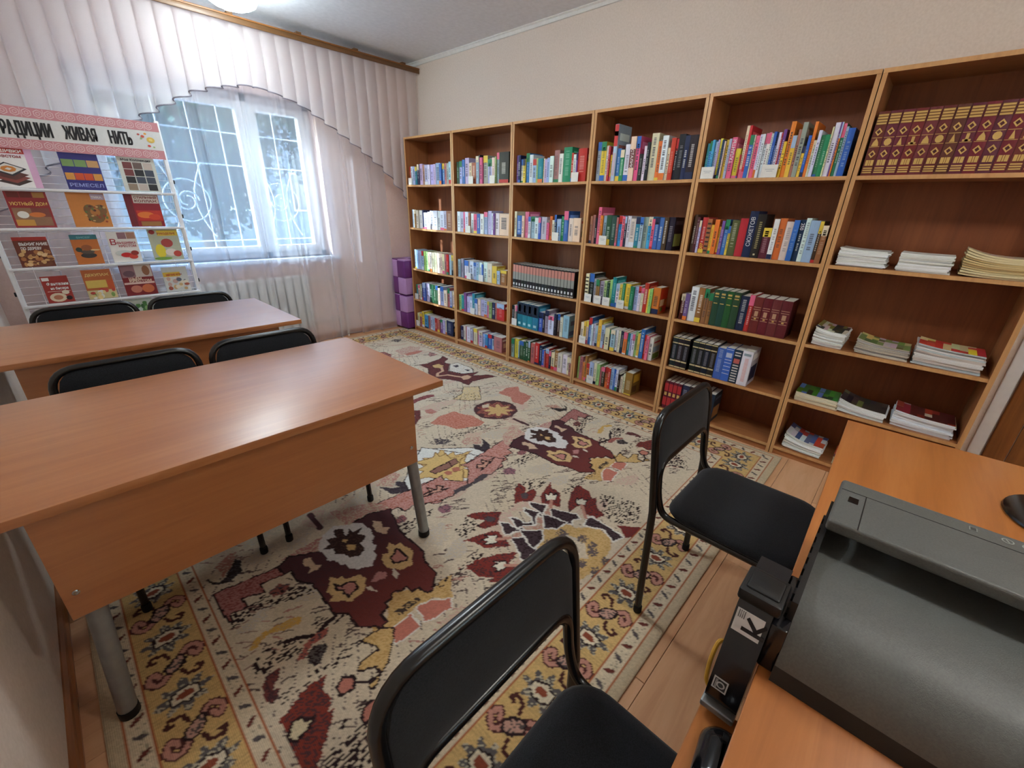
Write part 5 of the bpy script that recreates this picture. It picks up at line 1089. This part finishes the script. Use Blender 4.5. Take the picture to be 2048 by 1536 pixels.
for k, yy in enumerate((-4.385, -4.425, -4.448, -4.471)):
    b = MB(); z = .9036; x = -1.853
    if k == 0:
        b.box(x-.006, x+.006, yy-.005, yy+.005, .9028, z, (150, 154, 150)); b.box(x-.0045, x+.0045, yy-.0035, yy+.0035, z, z+.0003, (70, 72, 70))
    else:
        P = [(x+.0075*math.cos(2*PI*j/16), yy+.0075*math.sin(2*PI*j/16), z) for j in range(16)]; Q = [(x+.0058*math.cos(2*PI*j/16), yy+.0058*math.sin(2*PI*j/16), z) for j in range(16)]
        for j in range(16): b.quad(P[j], P[(j+1) % 16], Q[(j+1) % 16], Q[j], (170, 176, 170))
        b.quad((x-.005, yy-.001, z), (x-.0038, yy-.0024, z), (x+.005, yy+.001, z), (x+.0038, yy+.0024, z), (170, 176, 170))
    b.build('button', 'print', hd)
b = MB(); b.box(-2.20, -1.88, PY1, PY1+.008, .792, .872)
for k in range(9): b.box(-2.19+k*.034, -2.175+k*.034, PY1+.008, PY1+.011, .80, .85)
b.build('side_cover', 'printer_dark', pr)
tk = prism('ink_tank', [(-2.10, .845), (-2.214, .845), (-2.222, .838), (-2.272, .692), (-2.270, .680), (-2.258, .674), (-2.10, .674)], -4.185, -4.138, 'gloss_smoke', pr)
b = MB(); b.rbox(-2.222, -2.158, -4.192, -4.134, .846, .866, .004, 2); b.rbox(-2.212, -2.168, -4.186, -4.141, .864, .869, .003, 2); b.build('tank_cap', 'printer_dark', tk, True)
b = MB(); b.rbox(-2.28, -2.20, -4.1855, -4.136, .662, .674, .003, 2); b.build('tank_base', 'steel_tube', tk, True)
b = MB(); b.rbox(-2.226, -2.10, -4.2065, -4.1845, .7515, .838, .003, 2); b.build('tank_bracket', 'gloss_smoke', pr, True)
def tk_pt(s, yy, o=.0006):
    yy = max(yy+.005, -4.1845) if yy < -4.1835 else (yy+.004 if yy < -4.143 else yy); x = -2.222-.050*s; z = .838-.146*s; return (x-o*.946, yy, z+o*.324)
b = MB(); b.quad(tk_pt(.03, -4.141), tk_pt(.03, -4.183), tk_pt(.27, -4.183), tk_pt(.27, -4.141), (226, 228, 230))
b.quad(tk_pt(.055, -4.150, .0012), tk_pt(.055, -4.155, .0012), tk_pt(.245, -4.155, .0012), tk_pt(.245, -4.150, .0012), (226, 228, 230))
b.add([tk_pt(.10, -4.160, .0012), tk_pt(.07, -4.163, .0012), tk_pt(.15, -4.176, .0012), tk_pt(.07, -4.186, .0012), tk_pt(.10, -4.189, .0012), tk_pt(.21, -4.176, .0012)], [(0, 1, 2, 5), (5, 2, 3, 4)], (30, 30, 34))
b.quad(tk_pt(.19, -4.157, .0012), tk_pt(.19, -4.189, .0012), tk_pt(.23, -4.189, .0012), tk_pt(.23, -4.157, .0012), (30, 30, 34))
for k in range(4): b.quad(tk_pt(.04, -4.148-k*.0026, .0012), tk_pt(.04, -4.1492-k*.0026, .0012), tk_pt(.12, -4.1492-k*.0026, .0012), tk_pt(.12, -4.148-k*.0026, .0012), (110, 110, 114))
b.build('ink_label', 'print', tk)
b = MB(); b.quad(tk_pt(.80, -4.147), tk_pt(.80, -4.168), tk_pt(.93, -4.168), tk_pt(.93, -4.147), (206, 208, 210)); b.quad(tk_pt(.815, -4.149, .001), tk_pt(.815, -4.166, .001), tk_pt(.915, -4.166, .001), tk_pt(.915, -4.149, .001), (40, 42, 46))
P = [tk_pt(.865+.035*math.cos(a), -4.1585+.0062*math.sin(a), .0014) for a in [2*PI*k/12 for k in range(12)]]; b.add(P, [tuple(range(12))], (206, 208, 210)); P = [tk_pt(.865+.022*math.cos(a), -4.1585+.004*math.sin(a), .0018) for a in [2*PI*k/12 for k in range(12)]]; b.add(P, [tuple(range(12))], (60, 62, 66))
for k in range(3): b.quad(tk_pt(.82, -4.1505-k*.0012, .0014), tk_pt(.82, -4.1511-k*.0012, .0014), tk_pt(.91, -4.1511-k*.0012, .0014), tk_pt(.91, -4.1505-k*.0012, .0014), (206, 208, 210))
b.build('warning_sticker', 'print', tk)
b = MB(); b.tube(fillet([(-2.19, -4.150, .70), (-2.20, -4.128, .735), (-2.225, -4.126, .70), (-2.232, -4.130, .655), (-2.24, -4.15, .652)], .03), .0035, 8)
b.build('cable', 'yellow_cable', None, True, label='short yellow cable looping beside the black ink tank', cat='cable')
ms = thing('computer_mouse', 'black computer mouse on the keyboard tray under the desk edge', 'mouse', (-2.345, -4.188, .6505), .12)
b = MB(); R = []
for ins, z in ((.004, 0), (0, .006), (.0, .014), (.004, .022), (.012, .030), (.022, .035), (.029, .036)): R.append(rrect(-.055+ins*1.2, .055-ins*1.2, -.031+ins, .031-ins, max(.03-ins, .004), z, 6))
b.rings(R); b.build('shell', 'gloss_black', ms, True)
b = MB(); b.tube([(.03, -.004, .030), (.03, .004, .030)], .008, 10); b.build('scroll_wheel', 'black_rubber', ms, True)
mo = thing('monitor_stand', 'round glossy black monitor stand base on the desk beyond the printer', 'monitor stand', (-1.385, -4.620, .7502))
b = MB(); b.lathe([(0, 0), (.118, 0), (.124, .004), (.122, .009), (.10, .014), (.03, .019), (0, .02)], 40); b.build('base', 'gloss_black', mo, True)
b = MB(); b.rbox(-.018, .018, -.035, .035, .015, .24, .01, 3); b.build('neck', 'gloss_black', mo, True)

# ------------------------------------------------------------------ outside the window
b = MB(); b.box(-40, 40, .72, 60, -.62, -.55); b.build('courtyard', 'outside_ground', None, kind='structure', label='pale paved yard outside the window')
def tree(x, y, h, r, n, seed, label):
    g = random.Random(seed); o = thing('tree', label, 'tree', (x, y, -.55), 0, 'trees outside the window')
    b = MB(); b.tube([(0, 0, 0), (.05, .03, h*.4), (-.04, .05, h*.75)], [.11, .08, .03], 8)
    for k in range(6):
        a = g.uniform(0, 2*PI); z = h*g.uniform(.3, .6); b.tube([(0, 0, z), (r*.5*math.cos(a), r*.5*math.sin(a), z+h*.18)], [.04, .012], 6)
    b.build('trunk', 'bark', o, True)
    b = MB()
    for k in range(n):
        a = g.uniform(0, 2*PI); q_ = g.uniform(-1, 1); rad = g.uniform(.25, 1)**.5; lump = 1+.25*math.sin(3*a+seed)*math.cos(2*q_)
        p = Vector((r*rad*lump*math.cos(a)*math.sqrt(1-q_*q_), r*rad*lump*math.sin(a)*math.sqrt(1-q_*q_), h*.62+h*.4*rad*q_)); s_2 = g.uniform(.04, .095)*(1.0 if y < 8 else 1.5)
        d1 = Vector((g.gauss(0, 1), g.gauss(0, 1), g.gauss(0, 1))).normalized(); d2 = d1.cross(Vector((g.gauss(0, 1), g.gauss(0, 1), g.gauss(0, 1)))).normalized()
        b.quad(p-d1*s_2, p+d2*s_2*.6, p+d1*s_2, p-d2*s_2*.6)
    b.build('crown', 'leaves', o, kind='stuff')
tree(-.7, 5.4, 5.4, 1.5, 8000, 1, 'leafy green tree straight outside the left window sash')
tree(3.0, 7.0, 6.4, 1.6, 7000, 2, 'leafy tree outside the narrow right window sash')
tree(1.0, 11.6, 8.5, 1.9, 4500, 3, 'tall tree standing farther back in the yard')
tree(-3.9, 7.6, 6.0, 1.7, 2200, 4, 'leafy tree at the left side of the yard')
tree(-3.2, 12.5, 9.0, 2.0, 4000, 5, 'tall leafy tree at the far left of the yard')
tree(5.2, 11.6, 9.0, 2.2, 3000, 6, 'broad leafy tree at the right side of the yard')
fc = thing('bounce_facade', 'unseen cream stucco house added to bounce light through the back window', 'house', (-1.5, -9.0, -.55))  # added out of view: its sunlit front bounces warm light indoors
b = MB(); b.box(-9, 9, -4, 0, 0, 7.5); b.build('wall', 'stucco', fc)
b = MB(); b.rings([[(-9.3, .4, 7.4), (9.3, .4, 7.4), (9.3, -2, 9.0), (-9.3, -2, 9.0)], [(-9.3, .4, 7.55), (9.3, .4, 7.55), (9.3, -2, 9.15), (-9.3, -2, 9.15)]]); b.build('roof', 'bark', fc)
for k in range(5):
    b = MB(); b.box(-7.4+k*3.4, -6.2+k*3.4, -.02, .02, 4.4, 5.9); wi = b.build('window', 'white_plastic', fc)
    b = MB(); b.box(-7.3+k*3.4, -6.3+k*3.4, .02, .03, 4.5, 5.8); b.build('pane', 'car_glass', wi)
b = MB(); b.box(-40, 40, -60, YB-.21, -.62, -.55); b.build('street', 'outside_ground', None, kind='structure', label='pale paved street behind the building')
ca_ = thing('car', 'white parked car low outside the window', 'car', (2.9, 4.4, -.55), .15)
prof = [(-2.0, .25), (-2.05, .62), (-1.7, .82), (-1.1, .9), (-.6, 1.38), (.7, 1.42), (1.4, .98), (2.0, .88), (2.08, .5), (2.0, .25)]
b = MB(); b.rings([[(x, -.8, z) for x, z in prof], [(x, .8, z) for x, z in prof]]); b.build('body', 'car_paint', ca_)
b = MB()
for x0, x1, x2, x3 in ((-.95, -.55, -.02, -.02), (.08, .08, .66, 1.2)): b.add([(x0, -.805, .95), (x3, -.805, .95), (x2, -.805, 1.34), (x1, -.805, 1.34)], [(0, 1, 2, 3)])
b.build('side_window', 'car_glass', ca_)
for x in (-1.25, 1.3):
    for yy in (-.80, .62):
        b = MB(); b.tube([(x, yy, .31), (x, yy+.18, .31)], .31, 20); b.build('wheel', 'black_rubber', ca_, True)
ho = thing('house', 'pale house with rows of windows beyond the yard', 'house', (3.0, 16, -.55))
b = MB(); b.box(-9, 9, 0, 6, 0, 5.2); b.build('wall', 'house_wall', ho)
b = MB(); b.rings([[(-9.3, -.4, 5.2), (9.3, -.4, 5.2), (9.3, 3, 7.2), (-9.3, 3, 7.2)], [(-9.3, -.4, 5.35), (9.3, -.4, 5.35), (9.3, 3, 7.35), (-9.3, 3, 7.35)]]); b.build('roof', 'bark', ho)
for k in range(7):
    b = MB(); b.box(-7.6+k*2.4, -6.5+k*2.4, -.02, .02, 1.5, 3.0); wi = b.build('window', 'white_plastic', ho)
    b = MB(); b.box(-7.52+k*2.4, -6.58+k*2.4, -.03, -.02, 1.58, 2.92); b.build('pane', 'car_glass', wi)
print('books', nbook, 'objects', len(bpy.data.objects))
